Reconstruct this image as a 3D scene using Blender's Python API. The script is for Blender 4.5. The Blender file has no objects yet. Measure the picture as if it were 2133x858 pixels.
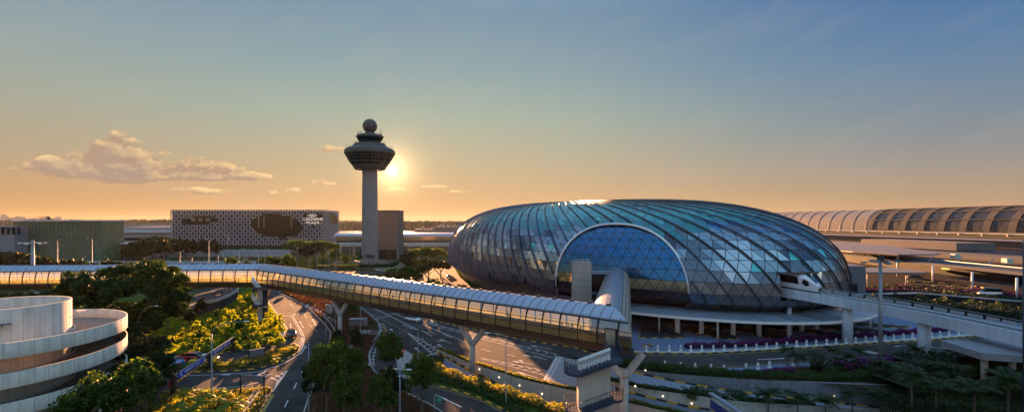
import bpy, math, random
import numpy as np
from mathutils import Vector, Matrix
R=math.radians
F=1066.5; HZ=462.0; CH=24.0
SC=bpy.context.scene; COL=SC.collection
SUN_AZ=math.atan((817-1066.5)/F); SUN_EL=math.atan((HZ-355)/F*math.cos(SUN_AZ))
SUND=Vector((math.sin(SUN_AZ)*math.cos(SUN_EL),math.cos(SUN_AZ)*math.cos(SUN_EL),math.sin(SUN_EL)))

def G(px,py,z=0.0):
    """point of the plane at height z that the survey sketch (photo pixels) gives"""
    Y=F*(CH-z)/(py-HZ); return Vector(((px-1066.5)*Y/F,Y,z))
def at(px,Y,z=0.0): return Vector(((px-1066.5)*Y/F,Y,z))
def zat(py,Y): return CH-Y*(py-HZ)/F
def V(*a): return Vector(a)

# ---------------------------------------------------------------- tagging
ORD=['first','second','third','fourth','fifth','sixth','seventh','eighth','ninth','tenth','eleventh','twelfth','thirteenth','fourteenth','fifteenth','sixteenth','seventeenth','eighteenth','nineteenth','twentieth']
def ordn(i):
    if i<20: return ORD[i]
    t={2:'twenty',3:'thirty',4:'forty',5:'fifty',6:'sixty',7:'seventy'}; d,u=divmod(i+1,10)
    if u==0: return {3:'thirtieth',4:'fortieth',5:'fiftieth',6:'sixtieth',7:'seventieth'}[d]
    return t[d]+'-'+ORD[u-1]
def tag(o,label=None,cat=None,group=None,kind=None):
    if label: o['label']=label
    if cat: o['category']=cat
    if group: o['group']=group
    if kind: o['kind']=kind
    return o
def thing(name,label,cat,loc=(0,0,0),rz=0,group=None):
    o=bpy.data.objects.new(name,None); COL.objects.link(o); o.location=loc; o.rotation_euler=(0,0,rz)
    o.empty_display_size=.5
    return tag(o,label,cat,group)
def obj(name,me,parent=None,keep=False):
    o=bpy.data.objects.new(name,me); COL.objects.link(o)
    if parent:
        o.parent=parent
        if keep:
            o.matrix_parent_inverse=Matrix.LocRotScale(parent.location,parent.rotation_euler,parent.scale).inverted()
    return o
def copy_tree(o,parent=None):
    c=o.copy(); COL.objects.link(c)
    if parent: c.parent=parent
    for ch in [x for x in bpy.data.objects if x.parent==o]: copy_tree(ch,c)
    return c

# ---------------------------------------------------------------- mesh builder
class MB:
    def __init__(s): s.v=[];s.f=[];s.m=[];s.sm=[];s.M=None
    def vert(s,p):
        s.v.append(tuple(s.M@Vector(p)) if s.M else tuple(p)); return len(s.v)-1
    def face(s,ids,m=0,sm=False): s.f.append(tuple(ids)); s.m.append(m); s.sm.append(sm)
    def poly(s,pts,m=0,sm=False): s.face([s.vert(p) for p in pts],m,sm)
    def box(s,c,d,m=0,rz=0,ax=None):
        c=Vector(c); hx,hy,hz=d[0]/2,d[1]/2,d[2]/2
        Rm=Matrix.Rotation(rz,3,'Z') if ax is None else ax
        P=[s.vert(c+Rm@Vector((x*hx,y*hy,z*hz))) for x,y,z in((-1,-1,-1),(1,-1,-1),(1,1,-1),(-1,1,-1),(-1,-1,1),(1,-1,1),(1,1,1),(-1,1,1))]
        for f in((0,3,2,1),(4,5,6,7),(0,1,5,4),(1,2,6,5),(2,3,7,6),(3,0,4,7)): s.face([P[i] for i in f],m)
    def bar(s,a,b,w,h=None,m=0):
        a=Vector(a);b=Vector(b);d=b-a; L=d.length
        if L<1e-6:return
        h=h or w; x=d/L; up=Vector((0,0,1)) if abs(x.z)<.95 else Vector((0,1,0))
        y=up.cross(x).normalized(); z=x.cross(y)
        ax=Matrix((x,y,z)).transposed()
        s.box((a+b)/2,(L,w,h),m,ax=ax)
    def tube(s,pts,r,n=8,m=0,cap=True,sm=True):
        pts=[Vector(p) for p in pts]; rs=r if isinstance(r,(list,tuple)) else [r]*len(pts)
        rings=[];prev=None
        for i,p in enumerate(pts):
            d=(pts[min(i+1,len(pts)-1)]-pts[max(i-1,0)])
            if d.length<1e-9:d=Vector((0,0,1))
            d.normalize()
            if prev is None:
                u=Vector((1,0,0)) if abs(d.x)<.9 else Vector((0,1,0))
                u=(u-d*u.dot(d)).normalized()
            else: 
                u=prev-d*prev.dot(d); u.normalize()
            prev=u; w=d.cross(u)
            rings.append([s.vert(p+(u*math.cos(2*math.pi*k/n)+w*math.sin(2*math.pi*k/n))*rs[i]) for k in range(n)])
        for a,b in zip(rings,rings[1:]):
            for k in range(n): s.face((a[k],a[(k+1)%n],b[(k+1)%n],b[k]),m,sm)
        if cap: s.face(rings[0][::-1],m); s.face(rings[-1],m)
    def lathe(s,prof,n=24,c=(0,0,0),m=0,sm=True,a0=0,a1=2*math.pi,ph=0):
        full=abs(a1-a0-2*math.pi)<1e-6; k=n if full else n+1; rings=[]
        for r,z in prof:
            rings.append([s.vert((c[0]+r*math.cos(a0+(a1-a0)*i/n+ph),c[1]+r*math.sin(a0+(a1-a0)*i/n+ph),c[2]+z)) for i in range(k)])
        for j,(a,b) in enumerate(zip(rings,rings[1:])):
            mm=m[j] if isinstance(m,list) else m
            for i in range(n): s.face((a[i],a[(i+1)%k],b[(i+1)%k],b[i]),mm,sm)
        return rings
    def prism(s,poly,z0,z1,m=0,ms=None,bottom=True):
        """poly: (x,y) list; z0,z1 numbers"""
        a=[s.vert((p[0],p[1],z0)) for p in poly]; b=[s.vert((p[0],p[1],z1)) for p in poly]
        n=len(poly); ms=m if ms is None else ms
        area=sum(poly[i][0]*poly[(i+1)%n][1]-poly[(i+1)%n][0]*poly[i][1] for i in range(n))
        if area<0: a.reverse();b.reverse()
        s.face(b,m); 
        if bottom: s.face(a[::-1],m)
        for i in range(n): s.face((a[i],a[(i+1)%n],b[(i+1)%n],b[i]),ms)
    def strip(s,A,B,m=0,sm=False):
        a=[s.vert(p) for p in A]; b=[s.vert(p) for p in B]
        for i in range(len(a)-1): s.face((a[i],a[i+1],b[i+1],b[i]),m,sm)
    def mesh(s,name,mats):
        me=bpy.data.meshes.new(name); me.from_pydata(s.v,[],s.f)
        for m in (mats if isinstance(mats,(list,tuple)) else [mats]): me.materials.append(m)
        me.polygons.foreach_set('material_index',s.m); me.polygons.foreach_set('use_smooth',s.sm)
        me.update(); return me
    def build(s,name,mats,parent=None,keep=False): return obj(name,s.mesh(name,mats),parent,keep)

# ---------------------------------------------------------------- materials
def newmat(name):
    m=bpy.data.materials.new(name); m.use_nodes=True; nt=m.node_tree; nt.nodes.clear()
    out=nt.nodes.new('ShaderNodeOutputMaterial'); return m,nt,out
def N(nt,t,**k):
    n=nt.nodes.new(t)
    for a,b in k.items(): setattr(n,a,b)
    return n
def pb(name,col,rough=.6,metal=0,var=.12,scale=1.5,col2=None,bump=0,bscale=20,spec=.5,emit=None,es=0,stain=0):
    m,nt,out=newmat(name); p=N(nt,'ShaderNodeBsdfPrincipled'); nt.links.new(p.outputs[0],out.inputs[0])
    p.inputs['Roughness'].default_value=rough; p.inputs['Metallic'].default_value=metal
    p.inputs['Specular IOR Level'].default_value=spec
    c=(*col,1)
    tc=N(nt,'ShaderNodeTexCoord')
    if var>0:
        no=N(nt,'ShaderNodeTexNoise'); no.inputs['Scale'].default_value=scale; no.inputs['Detail'].default_value=6; no.inputs['Roughness'].default_value=.65
        nt.links.new(tc.outputs['Object'],no.inputs['Vector'])
        r=N(nt,'ShaderNodeValToRGB'); r.color_ramp.elements[0].position=.3; r.color_ramp.elements[1].position=.7
        d=col2 or tuple(x*(1-var) for x in col); 
        r.color_ramp.elements[0].color=(*d,1); r.color_ramp.elements[1].color=tuple(min(1,x*(1+var)) for x in col)+(1,)
        nt.links.new(no.outputs[0],r.inputs[0]); src=r.outputs[0]
        if stain:
            mp=N(nt,'ShaderNodeMapping'); mp.inputs['Scale'].default_value=(1.2,1.2,.12)
            n2=N(nt,'ShaderNodeTexNoise'); n2.inputs['Scale'].default_value=1.3; n2.inputs['Detail'].default_value=5
            nt.links.new(tc.outputs['Object'],mp.inputs[0]); nt.links.new(mp.outputs[0],n2.inputs[0])
            r2=N(nt,'ShaderNodeMapRange'); r2.inputs[1].default_value=.45; r2.inputs[2].default_value=.75; r2.inputs[3].default_value=1; r2.inputs[4].default_value=1-stain
            nt.links.new(n2.outputs[0],r2.inputs[0])
            mx=N(nt,'ShaderNodeVectorMath',operation='SCALE'); nt.links.new(src,mx.inputs[0]); nt.links.new(r2.outputs[0],mx.inputs['Scale']); src=mx.outputs[0]
        nt.links.new(src,p.inputs['Base Color'])
        rr=N(nt,'ShaderNodeMapRange'); rr.inputs[3].default_value=max(.02,rough-.08); rr.inputs[4].default_value=min(1,rough+.1)
        nt.links.new(no.outputs[0],rr.inputs[0]); nt.links.new(rr.outputs[0],p.inputs['Roughness'])
    else: p.inputs['Base Color'].default_value=c
    if bump:
        nb=N(nt,'ShaderNodeTexNoise'); nb.inputs['Scale'].default_value=bscale; nb.inputs['Detail'].default_value=4
        nt.links.new(tc.outputs['Object'],nb.inputs['Vector']); b=N(nt,'ShaderNodeBump'); b.inputs['Strength'].default_value=bump; b.inputs['Distance'].default_value=.05
        nt.links.new(nb.outputs[0],b.inputs['Height']); nt.links.new(b.outputs[0],p.inputs['Normal'])
    if emit: p.inputs['Emission Color'].default_value=(*emit,1); p.inputs['Emission Strength'].default_value=es
    return m
def leafmat(name,c1,c2,tr=.35,c3=None,tc=None):
    m,nt,out=newmat(name); g=N(nt,'ShaderNodeNewGeometry'); r=N(nt,'ShaderNodeValToRGB')
    r.color_ramp.elements[0].color=(*c1,1); r.color_ramp.elements[1].color=(*c2,1)
    if c3: e=r.color_ramp.elements.new(.85); e.color=(*c2,1); r.color_ramp.elements[-1].color=(*c3,1)
    nt.links.new(g.outputs['Random Per Island'],r.inputs[0])
    d=N(nt,'ShaderNodeBsdfPrincipled'); d.inputs['Roughness'].default_value=.55; d.inputs['Specular IOR Level'].default_value=.25
    nt.links.new(r.outputs[0],d.inputs['Base Color'])
    t=N(nt,'ShaderNodeBsdfTranslucent'); mx=N(nt,'ShaderNodeMixRGB',blend_type='MULTIPLY'); mx.inputs[0].default_value=1
    mx.inputs[2].default_value=(*(tc or (2.0,1.9,.7)),1); nt.links.new(r.outputs[0],mx.inputs[1]); nt.links.new(mx.outputs[0],t.inputs[0])
    s=N(nt,'ShaderNodeMixShader'); s.inputs[0].default_value=tr
    nt.links.new(d.outputs[0],s.inputs[1]); nt.links.new(t.outputs[0],s.inputs[2]); nt.links.new(s.outputs[0],out.inputs[0]); return m
def glassmat(name,tint,refl=.25,rough=.03,rcol=(1,1,1),frit=None):
    m,nt,out=newmat(name); t=N(nt,'ShaderNodeBsdfTransparent'); t.inputs[0].default_value=(*tint,1)
    g=N(nt,'ShaderNodeBsdfGlossy'); g.inputs['Roughness'].default_value=rough; g.inputs[0].default_value=(*rcol,1)
    fr=N(nt,'ShaderNodeFresnel'); fr.inputs[0].default_value=1.5
    mr=N(nt,'ShaderNodeMapRange'); mr.inputs[3].default_value=refl; mr.inputs[4].default_value=1; nt.links.new(fr.outputs[0],mr.inputs[0])
    s=N(nt,'ShaderNodeMixShader'); nt.links.new(mr.outputs[0],s.inputs[0]); nt.links.new(t.outputs[0],s.inputs[1]); nt.links.new(g.outputs[0],s.inputs[2])
    last=s.outputs[0]
    if frit:   # printed dots: scatter part of the light through the pane
        tr=N(nt,'ShaderNodeBsdfTranslucent'); tr.inputs[0].default_value=(*frit[1],1); df=N(nt,'ShaderNodeBsdfDiffuse'); df.inputs[0].default_value=(*frit[1],1)
        m1=N(nt,'ShaderNodeMixShader'); m1.inputs[0].default_value=.35; nt.links.new(tr.outputs[0],m1.inputs[1]); nt.links.new(df.outputs[0],m1.inputs[2])
        m2=N(nt,'ShaderNodeMixShader'); m2.inputs[0].default_value=frit[0]; nt.links.new(last,m2.inputs[1]); nt.links.new(m1.outputs[0],m2.inputs[2]); last=m2.outputs[0]
    nt.links.new(last,out.inputs[0]); return m
def stripemat(name,c1,c2,scale,axis='X',rough=.6):
    """hard stripes along an object axis"""
    m,nt,out=newmat(name); p=N(nt,'ShaderNodeBsdfPrincipled'); nt.links.new(p.outputs[0],out.inputs[0]); p.inputs['Roughness'].default_value=rough
    tc=N(nt,'ShaderNodeTexCoord'); sx=N(nt,'ShaderNodeSeparateXYZ'); nt.links.new(tc.outputs['Object'],sx.inputs[0])
    mu=N(nt,'ShaderNodeMath',operation='MULTIPLY'); mu.inputs[1].default_value=scale; nt.links.new(sx.outputs[axis],mu.inputs[0])
    fr=N(nt,'ShaderNodeMath',operation='FRACT'); nt.links.new(mu.outputs[0],fr.inputs[0])
    gt=N(nt,'ShaderNodeMath',operation='GREATER_THAN'); gt.inputs[1].default_value=.5; nt.links.new(fr.outputs[0],gt.inputs[0])
    mx=N(nt,'ShaderNodeMixRGB'); mx.inputs[1].default_value=(*c1,1); mx.inputs[2].default_value=(*c2,1); nt.links.new(gt.outputs[0],mx.inputs[0]); nt.links.new(mx.outputs[0],p.inputs['Base Color'])
    return m

M={}
M['asphalt']=pb('asphalt',(.060,.055,.055),.97,var=.42,scale=.16,bump=.5,bscale=25,spec=.04)
M['bluepave']=pb('blue_paving',(.12,.155,.26),.85,var=.2,scale=.8,bump=.3,bscale=15)
M['concrete']=pb('concrete',(.42,.39,.36),.8,var=.15,scale=.9,stain=.25,bump=.2)
M['beige']=pb('beige_render',(.47,.40,.34),.8,var=.08,scale=.6,stain=.15)
M['rampwhite']=pb('painted_parapet',(.60,.53,.45),.8,var=.12,scale=.5,stain=.28,spec=.2,bump=.15)
M['white']=pb('white_paint',(.75,.75,.75),.5,var=.06,stain=.12)
M['line']=pb('road_paint',(.55,.53,.52),.85,var=.25,scale=3)
M['yline']=pb('yellow_road_paint',(.55,.36,.06),.6,var=.25,scale=3)
M['kerb']=pb('kerb_stone',(.33,.31,.29),.8,var=.15)
M['ky']=pb('kerb_yellow',(.62,.32,.02),.6,var=.15)
M['kb']=pb('kerb_black',(.015,.015,.017),.6,var=.1)
M['soil']=pb('soil',(.06,.04,.025),.95,var=.4,scale=2,bump=.5)
M['grass']=pb('lawn',(.05,.09,.02),.95,var=.35,scale=2,bump=.6,bscale=30)
M['steel']=pb('galvanised_steel',(.24,.26,.29),.5,.4,var=.1)
M['dark']=pb('dark_metal',(.025,.025,.03),.5,.3,var=.1)
M['navy']=pb('navy_steel',(.035,.05,.09),.45,.2,var=.1)
M['black']=pb('black_void',(.006,.006,.007),.9,var=0)
M['roofal']=pb('aluminium_roof',(.40,.43,.52),.36,.6,var=.08,scale=.5)
M['belly']=pb('bronze_cladding',(.12,.085,.06),.45,.4,var=.12,scale=.6,stain=.2)
M['mesh']=stripemat('perforated_cladding',(.36,.30,.24),(.11,.09,.075),2.2,'Z')
M['bglass']=glassmat('bridge_glass',(.92,.95,.93),.24,.02,frit=(.15,(.88,.86,.72)))
M['bglasslow']=glassmat('bridge_lower_glass',(.85,.85,.55),.06,.05,frit=(.30,(.80,.72,.34)))
M['floor']=pb('walkway_floor',(.30,.25,.20),.5,var=.1)
M['lamp']=pb('lamp_glass',(.9,.85,.7),.4,var=0,emit=(1,.8,.5),es=.30)
M['trunk']=pb('bark',(.10,.075,.055),.9,var=.3,scale=6,bump=.5)
M['bollard']=pb('white_bollard',(.68,.66,.68),.5,var=.08)
M['leaf']=leafmat('tree_leaves',(.013,.038,.008),(.055,.095,.015),.42,(.12,.15,.02))
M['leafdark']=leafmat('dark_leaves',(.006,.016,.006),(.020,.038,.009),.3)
M['leafgold']=leafmat('young_leaves',(.05,.11,.015),(.24,.30,.02),.58,(.50,.42,.03),(2.1,1.8,.5))
M['palmleaf']=leafmat('palm_leaves',(.07,.12,.02),(.24,.28,.03),.55,None,(2.0,1.8,.5))
M['hedge']=leafmat('hedge_leaves',(.012,.035,.007),(.04,.085,.014),.35)
M['hedgegold']=leafmat('flowering_hedge_leaves',(.04,.08,.012),(.20,.21,.025),.5,(.5,.26,.05),(1.8,1.6,.6))
M['brownleaf']=leafmat('brown_groundcover',(.05,.025,.012),(.14,.06,.025),.35,(.25,.09,.03),(1.8,1.2,.6))
M['redleaf']=leafmat('orange_groundcover',(.05,.028,.012),(.16,.05,.02),.3,(.07,.09,.015),(1.3,1.1,.6))
M['purpledim']=leafmat('shaded_magenta_flowers',(.03,.003,.03),(.09,.008,.08),.25,(.015,.03,.008),(1.2,1,1.2))  # darker copy of the magenta; the shade is put into the leaf colour
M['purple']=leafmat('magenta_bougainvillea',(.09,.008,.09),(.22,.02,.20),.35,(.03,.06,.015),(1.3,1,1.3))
# ---------------------------------------------------------------- camera, sun, sky
cam=bpy.data.objects.new('camera',bpy.data.cameras.new('camera')); COL.objects.link(cam)
cam.location=(0,0,CH); cam.rotation_euler=(R(90),0,0); cam.data.lens=18; cam.data.sensor_width=36
cam.data.shift_y=(HZ-429)/2133; cam.data.clip_end=30000; cam.data.clip_start=.5; SC.camera=cam
SC.view_settings.view_transform='Standard'; SC.view_settings.look='None'; SC.view_settings.gamma=1; SC.view_settings.exposure=2.75
try: SC.view_settings.use_curve_mapping=False
except Exception: pass
SC.cycles.max_bounces=8; SC.cycles.transparent_max_bounces=24; SC.cycles.volume_bounces=0; SC.cycles.sample_clamp_indirect=4
sl=bpy.data.lights.new('sun','SUN'); sl.energy=5; sl.angle=R(.5); sl.color=(1,.46,.19)
so=bpy.data.objects.new('sun',sl); COL.objects.link(so); so.rotation_euler=SUND.to_track_quat('Z','Y').to_euler(); so.location=(-60,200,60)

W=bpy.data.worlds.new('World'); SC.world=W; W.use_nodes=True; nt=W.node_tree; nt.nodes.clear()
wo=N(nt,'ShaderNodeOutputWorld'); bg=N(nt,'ShaderNodeBackground'); nt.links.new(bg.outputs[0],wo.inputs[0])
L=nt.links.new
geo=N(nt,'ShaderNodeTexCoord'); sep=N(nt,'ShaderNodeSeparateXYZ'); nrm=N(nt,'ShaderNodeVectorMath',operation='NORMALIZE')
L(geo.outputs['Generated'],nrm.inputs[0]); L(nrm.outputs[0],sep.inputs[0])
def mth(op,a,b=None,c=None,clamp=False):
    n=N(nt,'ShaderNodeMath',operation=op); n.use_clamp=clamp
    for i,x in enumerate((a,b,c)):
        if x is None: continue
        if isinstance(x,(int,float)): n.inputs[i].default_value=x
        else: L(x,n.inputs[i])
    return n.outputs[0]
def ramp(fac,stops):
    r=N(nt,'ShaderNodeValToRGB'); e=r.color_ramp.elements
    while len(e)<len(stops): e.new(.5)
    for el,(p,c) in zip(e,stops): el.position=p; el.color=(*c,1)
    L(fac,r.inputs[0]); return r.outputs[0]
def lin(r,g,b):
    return tuple(((x/255)/12.92 if x/255<=.04045 else ((x/255+.055)/1.055)**2.4) for x in (r,g,b))
def mix(f,a,b,bt='MIX'):
    n=N(nt,'ShaderNodeMixRGB',blend_type=bt)
    for i,x in enumerate((f,a,b)):
        if isinstance(x,(int,float)): n.inputs[i].default_value=x
        elif isinstance(x,tuple): n.inputs[i].default_value=(*x,1)
        else: L(x,n.inputs[i])
    return n.outputs[0]
z=sep.outputs['Z']; zc=mth('MAXIMUM',z,0.0)
el=mth('ARCSINE',z); az=mth('ARCTAN2',sep.outputs['X'],sep.outputs['Y'])
# three sky columns: towards the sun / left, to the right, and behind
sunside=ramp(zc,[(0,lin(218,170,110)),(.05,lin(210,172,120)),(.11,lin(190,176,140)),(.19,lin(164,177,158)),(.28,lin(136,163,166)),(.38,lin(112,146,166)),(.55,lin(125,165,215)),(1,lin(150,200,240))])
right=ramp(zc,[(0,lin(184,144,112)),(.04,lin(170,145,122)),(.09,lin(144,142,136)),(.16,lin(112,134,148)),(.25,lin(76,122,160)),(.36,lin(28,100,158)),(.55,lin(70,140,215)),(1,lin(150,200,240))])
back=ramp(zc,[(0,lin(250,200,135)),(.05,lin(244,206,160)),(.12,lin(190,210,228)),(.3,lin(160,208,240)),(.6,lin(150,205,240)),(1,lin(150,200,240))])  # unseen rear sky and zenith brightened to fill the shaded foreground
dot=N(nt,'ShaderNodeVectorMath',operation='DOT_PRODUCT'); L(nrm.outputs[0],dot.inputs[0]); dot.inputs[1].default_value=SUND
ang=mth('ARCCOSINE',mth('MINIMUM',dot.outputs['Value'],.9999999))
daz=mth('SUBTRACT',az,SUN_AZ)
fr_=N(nt,'ShaderNodeMapRange'); fr_.interpolation_type='SMOOTHSTEP'; L(az,fr_.inputs[0]); fr_.inputs[1].default_value=R(-5); fr_.inputs[2].default_value=R(47)
c1=mix(fr_.outputs[0],sunside,right)
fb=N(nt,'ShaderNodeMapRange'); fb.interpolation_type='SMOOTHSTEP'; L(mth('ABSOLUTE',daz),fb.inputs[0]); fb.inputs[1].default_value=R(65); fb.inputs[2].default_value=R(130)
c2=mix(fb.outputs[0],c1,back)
# the left edge drifts pinker and duller than the sun's own azimuth
fl=N(nt,'ShaderNodeMapRange'); L(az,fl.inputs[0]); fl.inputs[1].default_value=R(-20); fl.inputs[2].default_value=R(-46); fl.inputs[3].default_value=0; fl.inputs[4].default_value=1
lm=ramp(zc,[(0,(.84,.76,.76)),(.12,(.84,.80,.82)),(.3,(1.,.93,.97)),(1,(1,1,1))])
c2=mix(fl.outputs[0],c2,mix(1.0,c2,lm,'MULTIPLY'))
# clouds
def cloudmap(offx=0.,offy=0.):
    cx=mth('ADD',az,offx); cy=mth('ADD',el,offy)
    cb=N(nt,'ShaderNodeCombineXYZ'); L(cx,cb.inputs[0]); L(mth('MULTIPLY',cy,1.6),cb.inputs[1])
    no=N(nt,'ShaderNodeTexNoise'); no.inputs['Scale'].default_value=19; no.inputs['Detail'].default_value=9; no.inputs['Roughness'].default_value=.63; L(cb.outputs[0],no.inputs['Vector'])
    def blob(px,y0,w,h,amp):
        a=math.atan((px-1066.5)/F); e=math.atan((HZ-y0)/F*math.cos(a)); wa=w/F*math.cos(a)**2; hh=h/F*math.cos(a)
        dx=mth('DIVIDE',mth('SUBTRACT',cx,a),wa); dy=mth('SUBTRACT',cy,e)
        up=mth('DIVIDE',mth('MAXIMUM',dy,0.),hh); dn=mth('DIVIDE',mth('MAXIMUM',mth('MULTIPLY',dy,-1.),0.),hh*.16)
        d=mth('ADD',mth('MULTIPLY',dx,dx),mth('ADD',mth('MULTIPLY',up,up),mth('MULTIPLY',dn,dn)))
        return mth('MULTIPLY',mth('SUBTRACT',1.,d),amp)
    s=blob(265,370,125,90,1.); 
    for b in((420,370,120,42,.95),(115,355,80,34,.9),(340,370,190,38,.8),(200,368,120,55,.9),(40,352,22,6,.5),(672,384,32,14,.8),(610,398,20,12,.55),(520,368,55,14,.8),(830,396,30,7,.75),(822,332,14,10,.7),(900,390,34,6,.5),(360,402,90,14,.3),(500,402,70,10,.3),(690,315,40,10,.3),(980,400,40,6,.3)):
        s=mth('MAXIMUM',s,blob(*b))
    s=mth('MAXIMUM',s,-1.5)
    return mth('ADD',mth('MULTIPLY',s,.75),mth('MULTIPLY',mth('SUBTRACT',no.outputs[0],.55),2.3))
cm=cloudmap(); cm2=cloudmap(.006,.0075)
fc=N(nt,'ShaderNodeMapRange'); L(cm,fc.inputs[0]); fc.inputs[1].default_value=.02; fc.inputs[2].default_value=.17; fc.inputs[4].default_value=.95
edge=mth('MULTIPLY',mth('SUBTRACT',cm,cm2),2.1,clamp=True)
ccol=mix(edge,lin(172,142,116),lin(255,216,152))
dens=N(nt,'ShaderNodeMapRange'); L(cm,dens.inputs[0]); dens.inputs[1].default_value=.15; dens.inputs[2].default_value=.7
ccol=mix(mth('MULTIPLY',dens.outputs[0],.65),ccol,lin(160,142,128))
c3=mix(fc.outputs[0],c2,ccol)
# thin high wisps
wv=N(nt,'ShaderNodeCombineXYZ'); L(mth('MULTIPLY',mth('ADD',az,mth('MULTIPLY',el,1.2)),3.),wv.inputs[0]); L(mth('MULTIPLY',mth('SUBTRACT',el,mth('MULTIPLY',az,.28)),16.),wv.inputs[1])
wn=N(nt,'ShaderNodeTexNoise'); wn.inputs['Scale'].default_value=1.3; wn.inputs['Detail'].default_value=7; wn.inputs['Roughness'].default_value=.6; L(wv.outputs[0],wn.inputs['Vector'])
wf=N(nt,'ShaderNodeMapRange'); L(wn.outputs[0],wf.inputs[0]); wf.inputs[1].default_value=.5; wf.inputs[2].default_value=.85; wf.inputs[4].default_value=.16
c3=mix(wf.outputs[0],c3,lin(196,186,172))
# aureole and the disc of the sun itself
aur=mth('POWER',2.718,mth('MULTIPLY',ang,-1/R(5))); c3=mix(1.0,c3,mix(aur,(0.,0.,0.),(.17,.075,.01)),'ADD')
aur2=mth('POWER',2.718,mth('MULTIPLY',ang,-1/R(1.05))); c3=mix(1.0,c3,mix(aur2,(0.,0.,0.),(3.0,2.0,.9)),'ADD')
disc=N(nt,'ShaderNodeMapRange'); disc.interpolation_type='SMOOTHSTEP'; L(ang,disc.inputs[0]); disc.inputs[1].default_value=R(.5); disc.inputs[2].default_value=R(.34); disc.inputs[3].default_value=0; disc.inputs[4].default_value=1
c3=mix(1.0,c3,mix(disc.outputs[0],(0.,0.,0.),(30.,26.,18.)),'ADD')
sky=N(nt,'ShaderNodeTexSky',sky_type='NISHITA'); sky.sun_disc=False; sky.sun_elevation=SUN_EL; sky.sun_rotation=SUN_AZ; sky.dust_density=2.5; sky.air_density=1.2
# nishita radiance is about ten times the graded picture: bring both to one scale, keep a share of each
EXPO=2**SC.view_settings.exposure
graded=N(nt,'ShaderNodeVectorMath',operation='SCALE'); L(c3,graded.inputs[0]); graded.inputs['Scale'].default_value=1/(EXPO*.1)
smin=N(nt,'ShaderNodeVectorMath',operation='MINIMUM'); L(sky.outputs[0],smin.inputs[0]); smin.inputs[1].default_value=(1.7,1.4,1.5)
c4=mix(.04,graded.outputs[0],smin.outputs[0])
L(c4,bg.inputs[0]); bg.inputs[1].default_value=.1
# ---------------------------------------------------------------- haze
def haze():
    m,nt,out=newmat('haze_air'); v=N(nt,'ShaderNodeVolumePrincipled'); v.inputs['Color'].default_value=(.93,.90,.86,1)
    v.inputs['Density'].default_value=.000015; v.inputs['Anisotropy'].default_value=.35; nt.links.new(v.outputs[0],out.inputs['Volume'])
    b=MB(); b.box((0,2500,40),(9800,9000,100)); o=b.build('haze',m); tag(o,kind='stuff')
haze()
# ---------------------------------------------------------------- ground
DEP=[G(*p) for p in ((940,737,0),(1165,735,0),(1282,750,0),(1473,778,0),(1620,783,0),(1870,785,0),(1900,858,0))]+[V(50,52,0),V(50,36,0),V(20,36,0),V(14,56,0)]+[G(1100,880,0),G(1045,846,0),G(1000,818,0),G(935,780,0)]
def inside(x,y,P):
    c=False;n=len(P);j=n-1
    for i in range(n):
        a=P[i];b=P[j]
        if (a[1]>y)!=(b[1]>y) and x<(b[0]-a[0])*(y-a[1])/(b[1]-a[1])+a[0]: c=not c
        j=i
    return c
def ground():
    b=MB(); x0,x1,y0,y1,s=-160,160,16,240,2.0; nx=int((x1-x0)/s)+1; ny=int((y1-y0)/s)+1; ids=[]
    for j in range(ny):
        for i in range(nx):
            x=x0+i*s;y=y0+j*s; h=-.06
            if inside(x,y,DEP): h=-5.
            ids.append(b.vert((x,y,h)))
    for j in range(ny-1):
        for i in range(nx-1):
            k=j*nx+i; b.face((ids[k],ids[k+1],ids[k+1+nx],ids[k+nx]))
    # out to the horizon: four skirts sharing the border height
    Lf=4700; cs=[(x0,y0),(x1,y0),(x1,y1),(x0,y1)]; out=[(-Lf,-1900),(Lf,-1900),(Lf,6900),(-Lf,6900)]
    ci=[b.vert((*c,-.06)) for c in cs]; oi=[b.vert((*c,-.06)) for c in out]
    for k in range(4): b.face((oi[k],oi[(k+1)%4],ci[(k+1)%4],ci[k]))
    m=pb('ground_earth',(.04,.05,.022),1.0,var=.35,scale=.08,col2=(.025,.035,.014),spec=.02)
    tag(b.build('ground',m),kind='structure')
ground()
E_P=[(912,727,.5),(972,754,.5),(1037,774,.5),(1096,792,.5),(1168,807.5,.5),(1281,833,.5)]
PW=[G(*p) for p in E_P]+[V(20.5,62.5,.5),V(27,57,.5),V(34,51,.5)]            # top front edge of the long planter wall
FK=[G(*p) for p in ((1162,741,0),(1220,753,0),(1282,766,0),(1364,785,-.5),(1424,797,-1),(1473,806,-1.4),(1619,826,-2.2),(1850,850,-3.2),(2000,866,-3.6))]
P1=[G(*p) for p in ((1262,792,.45),(1349.5,810.5,.1),(1431.5,821,-.5),(1545,836,-1.1),(1700,845,-2),(1783,850,-2.5),(2000,862,-3.2))]
KF=[(1322,735),(1442,737),(1551,732),(1701,723),(1783,717),(1931,708),(2051,698),(2200,690)]
def flat(name,pts,m,z,kind='structure',mats=None):
    b=MB(); b.poly([(p[0],p[1],z) for p in pts]); o=b.build(name,m); tag(o,kind=kind); return o
def ccw(P):
    a=sum(P[i][0]*P[(i+1)%len(P)][1]-P[(i+1)%len(P)][0]*P[i][1] for i in range(len(P))); return P if a>0 else P[::-1]
main=[G(*p) for p in ((480,592),(640,596),(800,575),(940,553),(985,590),(1060,640),(1330,672),(1700,676),(2300,664),(2300,740),(2050,736),(1786,745),(1626,759),(1551,767),(1460,771),(1379,765),(1300,757),(1240,748),(1163,741),(1131,797.3))]
main+=[V(p.x,p.y,0) for p in PW[3::-1]]+[G(*p) for p in ((880,750),(905,768),(940,784),(990,802),(1050,820),(1100,838))]+[V(14,56,0),V(8,44,0),V(-60,42,0),V(-100,60,0),G(200,735),G(200,640)]
flat('road',ccw(main),M['asphalt'],.02)
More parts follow.
